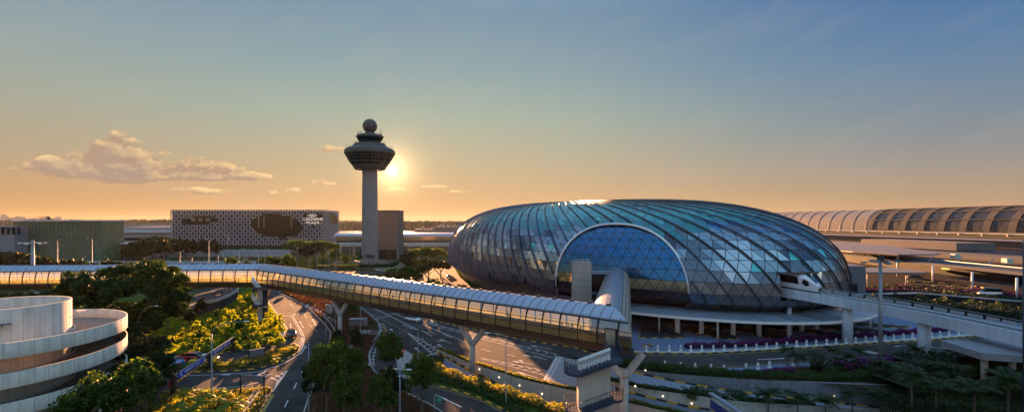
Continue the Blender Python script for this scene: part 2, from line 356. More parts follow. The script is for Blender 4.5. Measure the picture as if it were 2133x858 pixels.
Gp=[G(1163,741),G(1220,753),G(1282,766)]+[V(p.x,p.y,0) for p in (PW[5],PW[4])]+[G(1131,797.3)]
mg=stripemat('grooved_concrete',(.36,.35,.36),(.20,.20,.23),2.4,'X')
flat('grooved_pavement',ccw(Gp),mg,.03)
def offs(P,d,z=None):
    """horizontal offset of a polyline to its left"""
    o=[]
    for i,p in enumerate(P):
        a=P[max(0,i-1)];c=P[min(len(P)-1,i+1)]; t=V(c[0]-a[0],c[1]-a[1],0).normalized(); n=V(-t.y,t.x,0)
        q=Vector((p[0],p[1],p[2] if z is None else z))+n*d; o.append(q)
    return o
flat('verge',ccw([G(*p) for p in ((1379,764.5),(1460,770.5),(1551,766.5),(1626,758.5),(1786,744.5),(1960,740),(1960,812),(1860,812),(1619,790),(1473,784),(1391,776),(1282,762),(1250,748))]),M['soil'],.0)
# lower ramps: (far edge, depth of the ramp, width)
def ramp_road(name,far,w,m):
    b=MB(); near=offs(far,-w); b.strip(near,far); tag(b.build(name,m),kind='structure'); return near
RB_z=[0.02,-.5,-1.4,-2.0,-2.7,-3.4,-4,-4.4]
RBf=[V(p.x,p.y,z) for p,z in zip(offs(PW,-.12),RB_z)]
RBn=ramp_road('sunken_ramp',RBf,7.2,M['bluepave'])
R2z=[-.3,-1.0,-2.2,-2.9,-3.6,-4.0,-4.5]
R2f=[V(p.x,p.y,z) for p,z in zip(offs(P1,-.12),R2z)]
bl=MB(); PB=offs(PW,.9)
g1n=offs(P1,.8); 
g1=[FK[2],FK[3],FK[4],FK[5],FK[6],FK[7],FK[8]]
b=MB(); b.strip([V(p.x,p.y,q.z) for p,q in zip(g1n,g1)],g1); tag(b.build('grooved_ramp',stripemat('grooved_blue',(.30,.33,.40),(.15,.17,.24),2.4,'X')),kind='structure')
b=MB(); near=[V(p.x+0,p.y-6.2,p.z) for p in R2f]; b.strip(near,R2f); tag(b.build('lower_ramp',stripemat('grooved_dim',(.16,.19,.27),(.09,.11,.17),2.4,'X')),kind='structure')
def wall(name,P,zb,th,m,label,cat,cap=None):
    """retaining wall whose top front edge is P; goes down to zb; th thickness to the left"""
    t=thing(name,label,cat,tuple(P[0])); b=MB(); B=offs(P,th)
    for i in range(len(P)-1):
        a,c,d,e=P[i],P[i+1],B[i+1],B[i]; lo=lambda p:V(p.x,p.y,zb)
        b.poly((a,c,d,e)[::-1] if th<0 else (a,c,d,e)); b.poly((lo(a),lo(c),c,a)); b.poly((lo(d),lo(e),e,d))
    b.poly((V(P[0].x,P[0].y,zb),P[0],B[0],V(B[0].x,B[0].y,zb)))
    b.poly((V(P[-1].x,P[-1].y,zb),P[-1],B[-1],V(B[-1].x,B[-1].y,zb)))
    b.build('wall_face',m,t,True)
    # joints
    j=MB(); 
    for i in range(len(P)-1):
        d=(P[i+1]-P[i]); n=max(1,int(d.length/6)); nn=V(d.y,-d.x,0).normalized()
        for k in range(n):
            q=P[i]+d*((k+.5)/n)+nn*.004; j.box((q.x,q.y,(q.z+zb)/2),(.03,.03,q.z-zb),0,rz=math.atan2(d.y,d.x))
    j.build('expansion_joints',M['dark'],t,True)
    return t
def walllight(t,p):
    b=MB(); b.tube([p,p+V(0,-.12,0)],.12,10,0); b.build('wall_light',M['lamp'],t,True)
w1=wall('retaining_wall',PW,-5,.45,M['beige'],'long beige retaining wall with planter top above the sunken ramp','retaining wall')
def on_path(P,px):
    for i in range(len(P)-1):
        a=1066.5+F*P[i].x/P[i].y; b=1066.5+F*P[i+1].x/P[i+1].y
        if a<=px<=b: return P[i].lerp(P[i+1],(px-a)/(b-a))
    return P[-1]
for px,py in((1000,768),(1040,784.6),(1083,801.6),(1130,819),(1181,838)):
    q=on_path(PW,px); walllight(w1,V(q.x-.03,q.y-.03,zat(py,q.y)))
w2=wall('retaining_wall',P1,-5.5,.45,M['beige'],'shorter beige retaining wall with hedge trailing over it right of the stair tower','retaining wall')
for px,py in((1324,803),(1381,824),(1441,839)):
    q=on_path(P1,px); walllight(w2,V(q.x-.03,q.y-.03,zat(py,q.y)))
H0=[V(p.x,p.y,.1) for p in offs(FK[2:],.35)]
w3=wall('retaining_wall',H0,-5,.45,pb('dim_wall',(.17,.18,.21),.85,stain=.35),'dark grey retaining wall under the long trimmed hedge beside the dark road','retaining wall')
for px,py in((1345,770),(1646,816),(1738,824)):
    q=on_path(H0,px); walllight(w3,V(q.x-.03,q.y-.05,zat(py,q.y)))

# ---------------------------------------------------------------- kerbs
def kerb(P,side=1,w=.22,h=.16,seg=1.0,striped=True,closed=False,name='kerb'):
    """kerb along P; yellow and black painted lengths"""
    P=[Vector(p) for p in P]
    if closed: P=P+[P[0]]
    b=MB(); acc=0
    for i in range(len(P)-1):
        a,c=P[i],P[i+1]; d=c-a; L_=d.length
        if L_<.01: continue
        s=0
        while s<L_-1e-4:
            step=min(seg-(acc%seg),L_-s); k=int(acc/seg+1e-6)%2
            p=a+d*(s/L_); q=a+d*((s+step)/L_)
            b.bar(p+V(0,0,h/2),q+V(0,0,h/2),w,h,(1+k) if striped else 0); s+=step; acc+=step
            if step<1e-5: acc+=1e-4;s+=1e-4
    tag(b.build(name,[M['kerb'],M['ky'],M['kb']]),kind='structure')
def island(pp,m,z=.14,striped=True,seg=1.0,name='planting_bed',skirt=True,kb=True,zb=0):
    P=ccw([G(*(p if len(p)>2 else (*p,0))) for p in pp]); b=MB(); b.prism(P,-.02+zb,z+zb,bottom=False); tag(b.build(name,m),kind='structure')
    if kb: kerb([V(p.x,p.y,zb+.001) for p in P],striped=striped,seg=seg,closed=True)
    return P
I={}
I['slope']=island([(548,615),(560,632),(580,660),(590,676),(597,687),(590,697),(570,710),(540,720),(500,730),(450,738),(400,743),(340,744),(200,748),(120,735),(120,620),(400,612),(500,598),(530,596)],M['grass'])
I['med']=island([(624,722),(622.5,732),(610,741),(580,756),(535,768),(490,772),(400,775),(280,777),(280,766),(346,763.5),(374,763),(432,761),(456,755),(484,753),(521,742),(558,732),(594,720),(613,716)],M['soil'])
I['bl']=island([(353,815),(429,812),(534,810.5),(558,807),(567,810.5),(565,818),(548,846),(538,870),(520,905),(400,905),(200,905),(230,830),(300,818)],M['soil'])
I['c']=island([(600,602),(640,612),(680,625),(742,634),(770,655),(788,672),(794,684),(791,699),(776,720),(768,738),(770,756),(780,775),(821,804),(851,822),(890,840),(915,855),(955,890),(985,930),(600,930),(622,900),(630,870),(641,834),(655,800),(668,765),(680,730),(689,700),(688,690),(670.6,669),(640.5,639),(580,609)],M['soil'],striped=False)
I['tri']=island([(842,729),(862,742),(850,758),(832,776),(825,745)],M['concrete'],striped=False,name='traffic_island')
I['h']=island([(864,746),(880,752),(905,769),(940,785),(990,803),(1050,821),(1100,839),(1150,858),(1130,900),(1085,880),(1045,851),(998,828),(939,810),(910,803),(860,790),(835,778),(852,760)],M['grass'],seg=1.2)
# hedge verge between the wide road and the dark road
I['v']=island([(905,668),(1010,692),(1100,710),(1197,724),(1250,741),(1282,752),(1300,750),(1262,735),(1215,716),(1100,694),(1010,676),(905,655)],M['soil'],seg=1.2)
# kerbs of the ramps
kerb([p+V(0,0,.01) for p in offs(RBf,-.15)],seg=1.3,h=.25,w=.2); kerb([p for p in offs(R2f[:5],-.15)],seg=1.5,h=.25); kerb([p for p in offs(g1,-.15)],seg=1.6,h=.22)
# ---------------------------------------------------------------- forecourt of the dome
fore=[G(*p) for p in KF]+[V(190,112,0),V(130,150,0),V(80,165,0),V(20,165,0),V(0,140,0),G(1200,700),G(1322,726)]
flat('forecourt',ccw(fore),M['bluepave'],.035)
kfl=[G(*p) for p in KF]; b=MB(); b.strip([p+V(0,0,.13) for p in kfl],[p+V(0,0,.13) for p in offs(kfl,1.6)]); tag(b.build('pavement',M['concrete']),kind='structure')
kerb([p+V(0,0,.0) for p in kfl],seg=1.1)
kfn=[G(*p) for p in ((1379,764),(1460,770),(1551,766),(1626,758),(1729,755),(1786,745),(2050,736))]
b=MB(); b.strip([p+V(0,0,.13) for p in offs(kfn,-2.4)],[p+V(0,0,.13) for p in kfn]); tag(b.build('pavement',M['bluepave']),kind='structure')
for pp in ([(1331,704),(1420,704),(1428,700),(1405,692),(1370,684),(1335,680)],[(1393,680),(1475,699),(1500,706),(1530,707),(1538,702),(1500,690),(1440,680)],[(1460,680),(1560,693),(1610,707),(1655,708),(1660,704),(1600,692),(1530,682)],[(1548,680),(1660,690),(1740,702),(1770,700),(1700,688),(1620,678)],[(1700,682),(1770,690),(1840,693),(1852,689),(1780,683),(1740,678)],[(1770,676),(1840,682),(1890,684),(1895,680),(1840,676),(1790,672)],[(1340,722),(1358,722),(1358,718),(1340,718)]):
    island(pp,M['asphalt'],seg=1.3,name='traffic_island')
# ---------------------------------------------------------------- markings
class Marks:
    def __init__(s,z=.045): s.b=MB(); s.z=z; s.zz=z; s.k=0
    def line(s,pp,w=.15,dash=None,m=0,lvl=0):
        s.k=(s.k+1)%12; z=s.z+s.k*.0012
        P=[G(*p) if not isinstance(p,Vector) else p for p in pp]; P=[V(p.x,p.y,z) for p in P]
        if dash:
            on,off=dash; acc=0
            for a,c in zip(P,P[1:]):
                d=c-a; L_=d.length; t=0
                while t<L_:
                    u=min(on,L_-t); q=a+d*(t/L_); r=a+d*((t+u)/L_); n=V(-d.y,d.x,0).normalized()*w/2
                    s.b.poly((q-n,r-n,r+n,q+n),m); t+=on+off
        else:
            A=offs(P,w/2); B=offs(P,-w/2); s.b.strip(B,A,m)
    def arrow(s,t,h,w=.16,bent=0):
        """px tail, px head: long lane arrow, like the photo's elongated ones"""
        a=G(*t);c=G(*h); z=s.z+.016; a=V(a.x,a.y,z);c=V(c.x,c.y,z); d=(c-a); L_=d.length; d.normalize(); n=V(-d.y,d.x,0)
        hb=c-d*min(1.6,L_*.35); s.b.poly((a-n*w/2,hb-n*w/2,hb+n*w/2,a+n*w/2)); s.b.poly((hb-n*.38,c,hb+n*.38))
        if bent: 
            q=a+d*L_*.45; r=q+n*bent*1.0+d*1.0; s.b.poly((q-d*.15+V(0,0,.002),r-d*.15+V(0,0,.002),r+d*.15+V(0,0,.002),q+d*.15+V(0,0,.002))); s.b.poly([x+V(0,0,.002) for x in (r-d*.45,r+n*bent*.5+d*.4,r+d*.5)][::(1 if bent>0 else -1)])
mk=Marks()
# left road
mk.line([(548,613),(562,632),(583,660),(593,676),(601,688)],.12,m=1); mk.line([(545,616),(558,634),(578,661),(588,677),(596,689),(590,700)],.1)
mk.line([(605,658),(612,668),(622,685),(628,699),(630,714),(628,728)],.14); mk.line([(609,657),(616,668),(626,685),(634,703),(632,718),(622,737),(605,749),(578,762),(540,774),(490,778),(400,782),(300,786)],.18)
for q in range(7): 
    f=q/6; mk.line([(628.5-f*9,703+f*18),(634-f*2,704+f*21)],.22)
for a,c in(((639,662),(631,651)),((596,622),(590,616)),((611,640),(604,632))): mk.line([a,c],.16)
mk.arrow((632,683),(624,669),.18); mk.arrow((657,678),(651,664),.18); mk.line([(655,673),(659,678)],.14); mk.line([(606,683),(604,673)],.2); mk.line([(645,676),(649,681)],.13); mk.line([(660,690),(656,686)],.13)
mk.arrow((626,738),(638,720),.22,1); mk.line([(657,719),(653,727)],.16); mk.line([(632,768),(628,777)],.16); mk.line([(643,766),(640,775)],.16); mk.line([(618,797),(612,810)],.18); mk.line([(600,833),(593,848)],.18)
# left hatched gore
mk.line([(598,772),(568,816)],.18); mk.line([(598,772),(575,785),(548,794),(500,805),(400,811)],.14)
for f in(.3,.58,.86): mk.line([(598-f*40,772+f*17),(598-f*22,775+f*20),(598-f*28.5,772+f*41)],.26)
mk.line([(430,815.5),(355,817.5)],.35); mk.line([(567,822),(545,858),(530,890)],.12,m=1); mk.line([(571,821),(549,858),(534,890)],.12,m=1)
mk.line([(480,780),(462,780)],.5); mk.line([(558,771),(535,782),(566,780),(545,786)],.3); mk.line([(552,776),(538,779)],.4)
for o_ in(0,5): mk.line([(586+o_*.8,606),(644+o_,637),(676+o_,669),(694+o_*.7,690),(695+o_*.7,700),(686+o_,730)],.1,m=1)
# wide road
mk.line([(760,634),(800,652),(838,671),(870,687)],.2); mk.line([(745,640),(766,650),(800,667),(850,693)],.16,(.7,1.1)); mk.line([(850,694),(900,737)],.2); mk.line([(850,694),(880,709),(912,731),(906,736)],.2)
for f in(.35,.5,.65,.8,.92): mk.line([(850+50*f,694+43*f),(850+62*f,694+36*f-1)],.16)
for a,c in(((861,686),(839,676)),((900,700),(878,688)),((840,660),(826,655)),((912,676),(892,664)),((890,690),(905,694)),((940,703),(922,694)),((953,705),(970,714)),((1006,706),(985,700)),((1023,733),(1003,727)),((1074,743),(1056,738)),((1112,741),(1130,745))): mk.line([a,c],.17)
mk.arrow((825,697),(812,684)); mk.arrow((884,741),(864,723)); mk.arrow((940,715),(914,706),bent=1); mk.arrow((931,729),(911,716),bent=1)
mk.line([(960,708),(930,696),(900,684),(880,676)],.17)
mk.arrow((1149,728),(1103,719)); mk.arrow((1110,759),(1065,752),bent=-1); mk.arrow((1120,787),(1075,774),bent=1); mk.arrow((1140,749),(1088,739))
# chains of hexagons
def chain(t0,t1,b0,b1,n):
    mk.line([t0,t1],.13); mk.line([b0,b1],.13)
    for i in range(n):
        f=(i+.6)/n; p=(t0[0]+(t1[0]-t0[0])*f,t0[1]+(t1[1]-t0[1])*f); q=(b0[0]+(b1[0]-b0[0])*f,b0[1]+(b1[1]-b0[1])*f)
        mk.line([(p[0]-5,p[1]-1.2),((p[0]+q[0])/2+8,(p[1]+q[1])/2+.6),(q[0]-4,q[1]-1.2)],.17)
chain((890,672),(1165,739),(895,676),(1152,746),15); chain((1000,745),(1146,774),(1003,747),(1134,782),8)
mk.line([(1160,743),(1131,797)],.5); mk.line([(1168,745),(1139,799)],.3)
for i in range(9): mk.line([(780+i*0,690),(0,0)][:1]*1+[(780,690)],.1) if False else None
for o_ in(0,4): mk.line([(793+o_,672),(801+o_,686),(798+o_,700),(783+o_,722)],.11,m=1)
mk.line([(794,712),(783,726),(777,745),(779,762)],.14); mk.line([(776,721),(770,740),(773,760)],.14)
for f in(.1,.3,.5,.7,.9): mk.line([(776-4*f,722+38*f),(785-5*f,722+38*f)],.3)
mk.line([(795,717),(803,723)],.5); mk.arrow((818,797),(806,764),.16)
# dark lower road
mk.line([(905,821),(932,832)],.16); mk.line([(920,828),(962,848)],.24)
for o_ in(0,4): mk.line([(836,778+o_),(860,791+o_),(910,804+o_),(939,811+o_),(998,829+o_),(1045,853+o_)],.1,m=1); mk.line([(812,796+o_),(850,818+o_),(905,846+o_),(935,866+o_)],.1,m=1)
mk.line([(861,750),(907,735)],.3)
# dark curved road and forecourt
mk.line([(1578,749),(1622,747)],.3); mk.line([(1622,747),(1634,746)],.4); mk.line([(1320,738.5),(1442,740.5),(1551,735.5),(1701,726),(1783,720),(1931,711),(2051,701)],.13,m=1)
mk.line([(1379,761),(1460,767),(1551,763),(1626,755),(1729,752)],.13,m=1)
for k_ in range(6): mk.line([(1782+k_*7,729+k_*1.4),(1800+k_*7,728+k_*1.6)],.35)
mk.arrow((1890,719),(1862,722)); mk.line([(1936,722),(1968,726),(1972,722)],.3); mk.line([(1938,683),(1951,681)],.4)
mk.line([(1335,725.5),(1425,726)],.12)
tag(mk.b.build('road_markings',[M['line'],M['yline']]),kind='structure')
def flatz_yellow(P,off,w=.12):
    b=MB(); A=offs(P,off); B=offs(P,off-w); b.strip([p+V(0,0,.012) for p in B],[p+V(0,0,.012) for p in A]); tag(b.build('road_markings',M['yline']),kind='structure')
flatz_yellow(RBf,-.45); flatz_yellow(RBf,-.75); flatz_yellow(R2f[:5],-.5)
def textmesh(s,size=1,ext=0.0,font=None,sx=1.):
    c=bpy.data.curves.new('t','FONT'); c.body=s; c.size=size; c.extrude=ext; c.align_x='CENTER'; c.align_y='CENTER'
    o=bpy.data.objects.new('t',c); COL.objects.link(o); dg=bpy.context.evaluated_depsgraph_get(); dg.update()
    me=bpy.data.meshes.new_from_object(o.evaluated_get(dg)); bpy.data.objects.remove(o); bpy.data.curves.remove(c); return me
def roadtext(s,px,py,size,rz,stretch,name='road_lettering'):
    me=textmesh(s,size); me.materials.clear(); me.materials.append(M['line']); o=obj(name,me); p=G(px,py); o.location=(p.x,p.y,.062); o.rotation_euler=(0,0,rz); o.scale=(1,stretch,1); tag(o,kind='structure')
for px,py in((779,665),(803,660),(825,653)): roadtext('SLOW',px,py,1.0,R(38),1.9)
roadtext('AHEAD',598,658,1.0,R(28),1.5); roadtext('X-ING',593,653,1.0,R(28),1.5); roadtext('AHEAD',640,652,1.0,R(28),1.5)
mk2=Marks(.062); mk2.line([(620,656),(624,651),(629,656),(620,656)],.2); mk2.line([(607,655),(613,653),(614,657),(609,658)],.22); tag(mk2.b.build('road_markings',M['line']),kind='structure')
# ---------------------------------------------------------------- the glass dome
JC=V(28.5,195.1,0); JA,JB=94.9,45.8; JT=-1.161; JZM=7.66; JZT=30.66; JEU,JRB,JN,JCc,JM=.924,.92,.745,.664,.968; JZB=4.3
def plan(ph,rho=1.,add=0.):
    sg=lambda q:math.copysign(abs(q)**JM,q)
    x=JA*sg(math.cos(ph));y=JB*sg(math.sin(ph))
    if add:
        nx,ny=math.cos(ph)/JA,math.sin(ph)/JB; l=math.hypot(nx,ny); x+=nx/l*add; y+=ny/l*add
    x*=rho;y*=rho
    return JC.x+x*math.cos(JT)-y*math.sin(JT), JC.y+x*math.sin(JT)+y*math.cos(JT)
_ph=[];_s=[0.]
for i in range(1441): _ph.append(2*math.pi*i/1440)
_q=[plan(p) for p in _ph]
for a,b_ in zip(_q,_q[1:]): _s.append(_s[-1]+math.dist(a,b_))
PER=_s[-1]
def ph_of(frac):
    t=(frac%1)*PER; return float(np.interp(t,_s,_ph))
# profile by arc length: list of (rho,z)
_pr=[]
for i in range(17):
    v=1-i/16; _pr.append((1-(1-JRB)*v*v,JZM-(JZM-JZB)*v))
for i in range(1,61):
    u=math.pi/2*i/60; _pr.append((1-JCc*(1-math.cos(u)**JEU),JZM+(JZT-JZM)*math.sin(u)**JN))
_pa=[0.]
for a,b_ in zip(_pr,_pr[1:]): _pa.append(_pa[-1]+math.hypot((b_[0]-a[0])*66,b_[1]-a[1]))
PLEN=_pa[-1]; ROWS=25
def prof(t):
    a=t*PLEN; return float(np.interp(a,_pa,[p[0] for p in _pr])),float(np.interp(a,_pa,[p[1] for p in _pr]))
def surf(frac,t,out=0.):
    rho,z=prof(t); x,y=plan(ph_of(frac),rho); p=V(x,y,z)
    if out:
        r2,z2=prof(min(1,t+.01)); r1,z1=prof(max(0,t-.01)); dz=z2-z1; dr=(r2-r1)*66; l=math.hypot(dz,dr)
        ph=ph_of(frac); n2=V(math.cos(ph)/JA,math.sin(ph)/JB,0).normalized(); n2=Matrix.Rotation(JT,3,'Z')@n2
        n=n2*(dz/l)+V(0,0,-dr/l); p+=n*out
    return p
# which perimeter fraction faces the camera
best=min(range(720),key=lambda i:surf(i/720,.15).y); FRONT=best/720
NC=168; SH=-.62
ARC0=at(1283,117,0); AD=V(ARC0.x,ARC0.y,0).normalized(); AE=V(AD.y,-AD.x,0)
def arcf(p):
    u=(V(p[0],p[1],0)-ARC0).dot(AE); zz=max(p[2]-6.5,0)/17.0
    if (V(p[0],p[1],0)-ARC0).dot(AD)>60: return 5.
    return (abs(u)/15.7)**2.3+zz**2.3-1
def clip(poly,sgn,f=arcf):
    """keep the side where sgn*f>0"""
    o=[];n=len(poly)
    for i in range(n):
        a,c=poly[i],poly[(i+1)%n]; fa,fc=sgn*f(a),sgn*f(c)
        if fa>=0:o.append(a)
        if (fa>=0)!=(fc>=0):
            lo,hi=0.,1.
            for _ in range(10):
                mid=(lo+hi)/2
                if (sgn*f(a.lerp(c,mid))>=0)==(fa>=0): lo=mid
                else: hi=mid
            o.append(a.lerp(c,(lo+hi)/2))
    return o
PORT=(1627,1683,571,612)   # tunnel mouth on the shell in the survey sketch
def portf(p):
    if p[1]>150: return 5.
    c=V(59.4,106.3,0); u=(V(p[0],p[1],0)-c).dot(V(.996,.087,0)); 
    return max(abs(u)/3.7,abs(p[2]-10.5)/2.8)-1
def cell(b,tri,mi,fm,w,sgn,out=0.):
    c=(tri[0]+tri[1]+tri[2])/3
    inn=[]
    # inset: shrink towards the centroid by the frame width
    rad=min((tri[0]-tri[1]).length,(tri[1]-tri[2]).length,(tri[2]-tri[0]).length)*.29
    k=max(.3,1-w/max(rad,.05)); inn=[c+(p-c)*k for p in tri]
    for pl,mm in([(inn,mi)]+[((tri[i],tri[(i+1)%3],inn[(i+1)%3],inn[i]),fm) for i in range(3)]):
        fs=[sgn*arcf(p) for p in pl]
        if min(fs)<0:
            if max(fs)<0: continue
            pl=clip(list(pl),sgn)
            if len(pl)<3: continue
        if sgn>0:
            fp=[portf(p) for p in pl]
            if max(fp)<0: continue
            if min(fp)<0:
                pl=clip(list(pl),1,portf)
                if len(pl)<3: continue
        b.poly(pl,mm)
def jm(name,col,rough,metal,spec=.5,v=.05): return pb(name,col,rough,metal,var=v,scale=.25,spec=spec)
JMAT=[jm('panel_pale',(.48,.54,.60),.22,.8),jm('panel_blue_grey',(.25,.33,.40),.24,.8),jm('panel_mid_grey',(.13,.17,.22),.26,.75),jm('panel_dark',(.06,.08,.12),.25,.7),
      jm('glass_teal',(.06,.46,.46),.25,.35),jm('glass_teal_dark',(.03,.25,.30),.22,.35),jm('glass_blue',(.05,.20,.42),.12,.75),jm('glass_aqua',(.12,.60,.60),.25,.35),
      jm('window_black',(.008,.01,.015),.05,0.),pb('dome_mullion',(.035,.04,.055),.4,.4,var=0),jm('entrance_glass',(.035,.15,.30),.035,.9),jm('panel_shade',(.15,.145,.16),.4,.4),jm('gold_reflection_glass',(.95,.80,.55),.04,.95)]  # the last glass is tinted gold to imitate a reflected evening horizon
def dome():
    t=thing('glass_dome','huge rounded glass and aluminium dome with spiral ribs and an arched entrance','building',(JC.x,JC.y,0))
    rnd=random.Random(5); b=MB()
    Nn=lambda x,y:math.sin(x*.9+math.sin(y*1.7)*1.3)+math.sin(x*.37-y*.8)*.9+rnd.uniform(-.6,.6)
    grid=[[surf((i+SH*r)/NC+FRONT,r/ROWS) for i in range(NC+1)] for r in range(ROWS+1)]
    for r in range(ROWS):
        for i in range(NC):
            a,c,d,e=grid[r][i],grid[r][i+1],grid[r+1][i+1],grid[r+1][i]
            az=(i+SH*r)/NC; az=(az+.5)%1-.5     # 0 = the front, + towards the right
            base=Nn(i,r)
            for tri,k in(((a,c,d),0),((a,d,e),1)):
                n=base+rnd.uniform(-.5,.5)*(1 if rnd.random()<.5 else .2)
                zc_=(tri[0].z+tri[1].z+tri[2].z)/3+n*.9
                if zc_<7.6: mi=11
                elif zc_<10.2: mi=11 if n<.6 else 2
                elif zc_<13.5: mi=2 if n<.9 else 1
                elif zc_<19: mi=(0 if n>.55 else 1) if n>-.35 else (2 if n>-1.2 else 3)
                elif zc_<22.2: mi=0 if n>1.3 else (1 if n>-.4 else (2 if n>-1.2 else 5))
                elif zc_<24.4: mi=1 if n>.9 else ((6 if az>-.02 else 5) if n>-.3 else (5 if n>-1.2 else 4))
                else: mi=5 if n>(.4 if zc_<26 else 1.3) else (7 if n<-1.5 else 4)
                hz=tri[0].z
                if 9<hz<11.5 and rnd.random()<.2 and k==1: mi=8 if rnd.random()<.5 else 12  # gold panes imitate windows catching the low sky, by tint
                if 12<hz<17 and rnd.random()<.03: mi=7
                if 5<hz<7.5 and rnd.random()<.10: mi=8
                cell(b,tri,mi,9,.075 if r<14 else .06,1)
    # crown cap
    top=[grid[ROWS][i] for i in range(NC)]; cen=V(JC.x,JC.y,JZT-.3); ci=b.vert(cen); ti=[b.vert(p) for p in top]
    for i in range(NC): b.face((ti[i],ti[(i+1)%NC],ci),4)
    b.build('shell',JMAT,t,True)
    # entrance glazing: upright triangles, set 0.45 m behind the shell
    g=MB(); NG=150
    for r in range(0,15):
        for i in range(NG):
            f=lambda ii,rr: surf((ii+.5*(rr%2))/NG+FRONT,rr/ROWS,-.45)
            if abs((((i+.5)/NG+.5)%1)-.5)>.12: continue
            if r%2==0: ts=((f(i,r),f(i+1,r),f(i,r+1)),(f(i+1,r),f(i+1,r+1),f(i,r+1)))
            else: ts=((f(i,r),f(i+1,r),f(i+1,r+1)),(f(i,r),f(i+1,r+1),f(i,r+1)))
            for tri in ts: zz=prof((r+.5)/ROWS)[1]; cell(g,tri,8 if zz<9.4 else (12 if zz<11.7 else 10),9,.085,-1)  # black and gold rows put the mirrored ground and horizon into the colour
    g.build('entrance_glass',JMAT,t,True)
    # arch tube on the shell
    def drop(u,z):
        # march along the entrance axis to the shell
        bestp=None
        for s in range(-160,260):
            q=ARC0+AE*u+AD*(s*.1)
            # inside test against the plan at that height
            x,y=q.x-JC.x,q.y-JC.y; X=x*math.cos(JT)+y*math.sin(JT); Y=-x*math.sin(JT)+y*math.cos(JT)
            rr=(abs(X)/JA)**2+(abs(Y)/JB)**2
            lo=[p for p in _pr if p[1]<=z+1e-6][-1][0] if z>JZB else JRB
            if rr<=lo*lo: return V(q.x,q.y,z)
        return V(q.x,q.y,z)
    pts=[]
    for k in range(0,61):
        a=math.pi*k/60; cu=math.cos(a); su=math.sin(a)
        u=15.7*math.copysign(abs(cu)**(2/2.3),cu); z=6.5+17.0*su**(2/2.3)
        if k==0 : pts.append((u,JZB))
        pts.append((u,z))
        if k==60: pts.append((u,JZB))
    P=[drop(u,z)-AD*.32 for u,z in pts]
    # smooth the marched depth
    for _ in range(3): P=[P[0]]+[(P[i-1]+P[i]*2+P[i+1])/4 for i in range(1,len(P)-1)]+[P[-1]]
    a_=MB(); a_.tube(P,.27,10,0); a_.build('arch_frame',pb('arch_white',(.80,.80,.84),.35,.3,var=.04),t,True)
    rm=[pb('rib_dark',(.05,.055,.075),.3,.6,var=.1),pb('rib_mauve',(.09,.085,.14),.3,.6,var=.1)]
    for i in range(0,NC,2):
        pts=[];allp=[]
        for k in range(0,76):
            rr=k/75*ROWS; tt=rr/ROWS; q=surf((i+SH*rr)/NC+FRONT,tt,.28); ok=arcf(q)>.06 and portf(q)>.0
            if ok: pts.append(q)
            else:
                if len(pts)>2: allp.append(pts)
                pts=[]
        if len(pts)>2: allp.append(pts)
        rb=MB()
        for p in allp: rb.tube(p,.19,6,0)
        if allp:
            az=((i/NC+.5)%1)-.5
            rb.build('rib',rm[0] if az>-.1 else rm[1],t,True)
    # canopy ring, its glass skylights and posts
    c=MB(); n=180; zt,zb=4.35,3.95
    top=[];out=[]
    for k in range(n+1):
        ph=2*math.pi*k/n; i_=plan(ph,.93); o_=plan(ph,1.,5.5); top.append(i_);out.append(o_)
    def runs(cond):
        r=[];cur=[]
        for k in range(n+1):
            if cond(out[k]): cur.append(k)
            else:
                if len(cur)>1: r.append(cur)
                cur=[]
        if len(cur)>1: r.append(cur)
        return r
    for rr_ in runs(lambda p:p[0]>16 and p[1]<240):
     top_,out_=[top[k] for k in rr_],[out[k] for k in rr_]
     c.strip([(*p,zt) for p in out_],[(*p,zt+.35) for p in top_]); c.strip([(*p,zb) for p in top_],[(*p,zb) for p in out_]); c.strip([(*p,zb-.12) for p in out_],[(*p,zt+.06) for p in out_],1)
    c.build('canopy',[pb('canopy_roof',(.30,.34,.42),.35,.3,var=.2,scale=.2),M['white']],t,True)
    cf=MB()
    for k in range(0,n,3):
        if not(out[k][0]>16 and out[k][1]<240): continue
        q=V(*top[k],zt+.37); o_=V(*out[k],zt+.03); cf.bar(q,o_,.06,.05,0)
    cf.build('canopy_seams',M['dark'],t,True)
    # the shell's lower skirt runs down to the ground where there is no canopy
    sk=MB(); ks=[k for k in range(n+1)]
    q0=[plan(2*math.pi*k/n,.922) for k in ks]; q1=[plan(2*math.pi*k/n,.885) for k in ks]
    for k in ks[:-1]:
        if out[k][0]<=18 or out[k][1]>=238: sk.poly([(*q1[k],0),(*q1[k+1],0),(*q0[k+1],4.35),(*q0[k],4.35)])
    sk.build('lower_skirt',JMAT[11],t,True)
    # recessed wall and columns below
    w=MB(); ww=[plan(2*math.pi*k/n,.86) for k in range(n+1)]; w.strip([(*p,0) for p in ww],[(*p,4.3) for p in ww]); w.build('ground_floor_wall',pb('dark_glass_wall',(.02,.022,.03),.2,.2,var=.2),t,True)
    for px,Y,r_ in((1310,112,.55),(1411,111,.55),(1461,110,.5),(1527,108.5,.5),(1581,108,.5),(1644,109.5,.55),(1670,112,.5),(1700,115,.5)):
        q=at(px,Y); z=MB(); z.tube([V(q.x,q.y,0),V(q.x,q.y,4.0)],r_,16,0); z.build('column',M['white'],t,True)
    for px,Y,r_ in((1373,111,.14),(1495,105.8,.2),(1643,104.6,.2),(1756,107.5,.2),(1813,116,.17),(1822,122,.17)):
        q=at(px,Y); z=MB(); z.tube([V(q.x,q.y,0),V(q.x,q.y,4.0)],r_,10,0); z.build('post',M['white'],t,True)
    # tunnel behind the train mouth
    pc=V(59.4,106.3,0); u=V(.996,.087,0); d=V(-.087,.996,0); tb=MB()
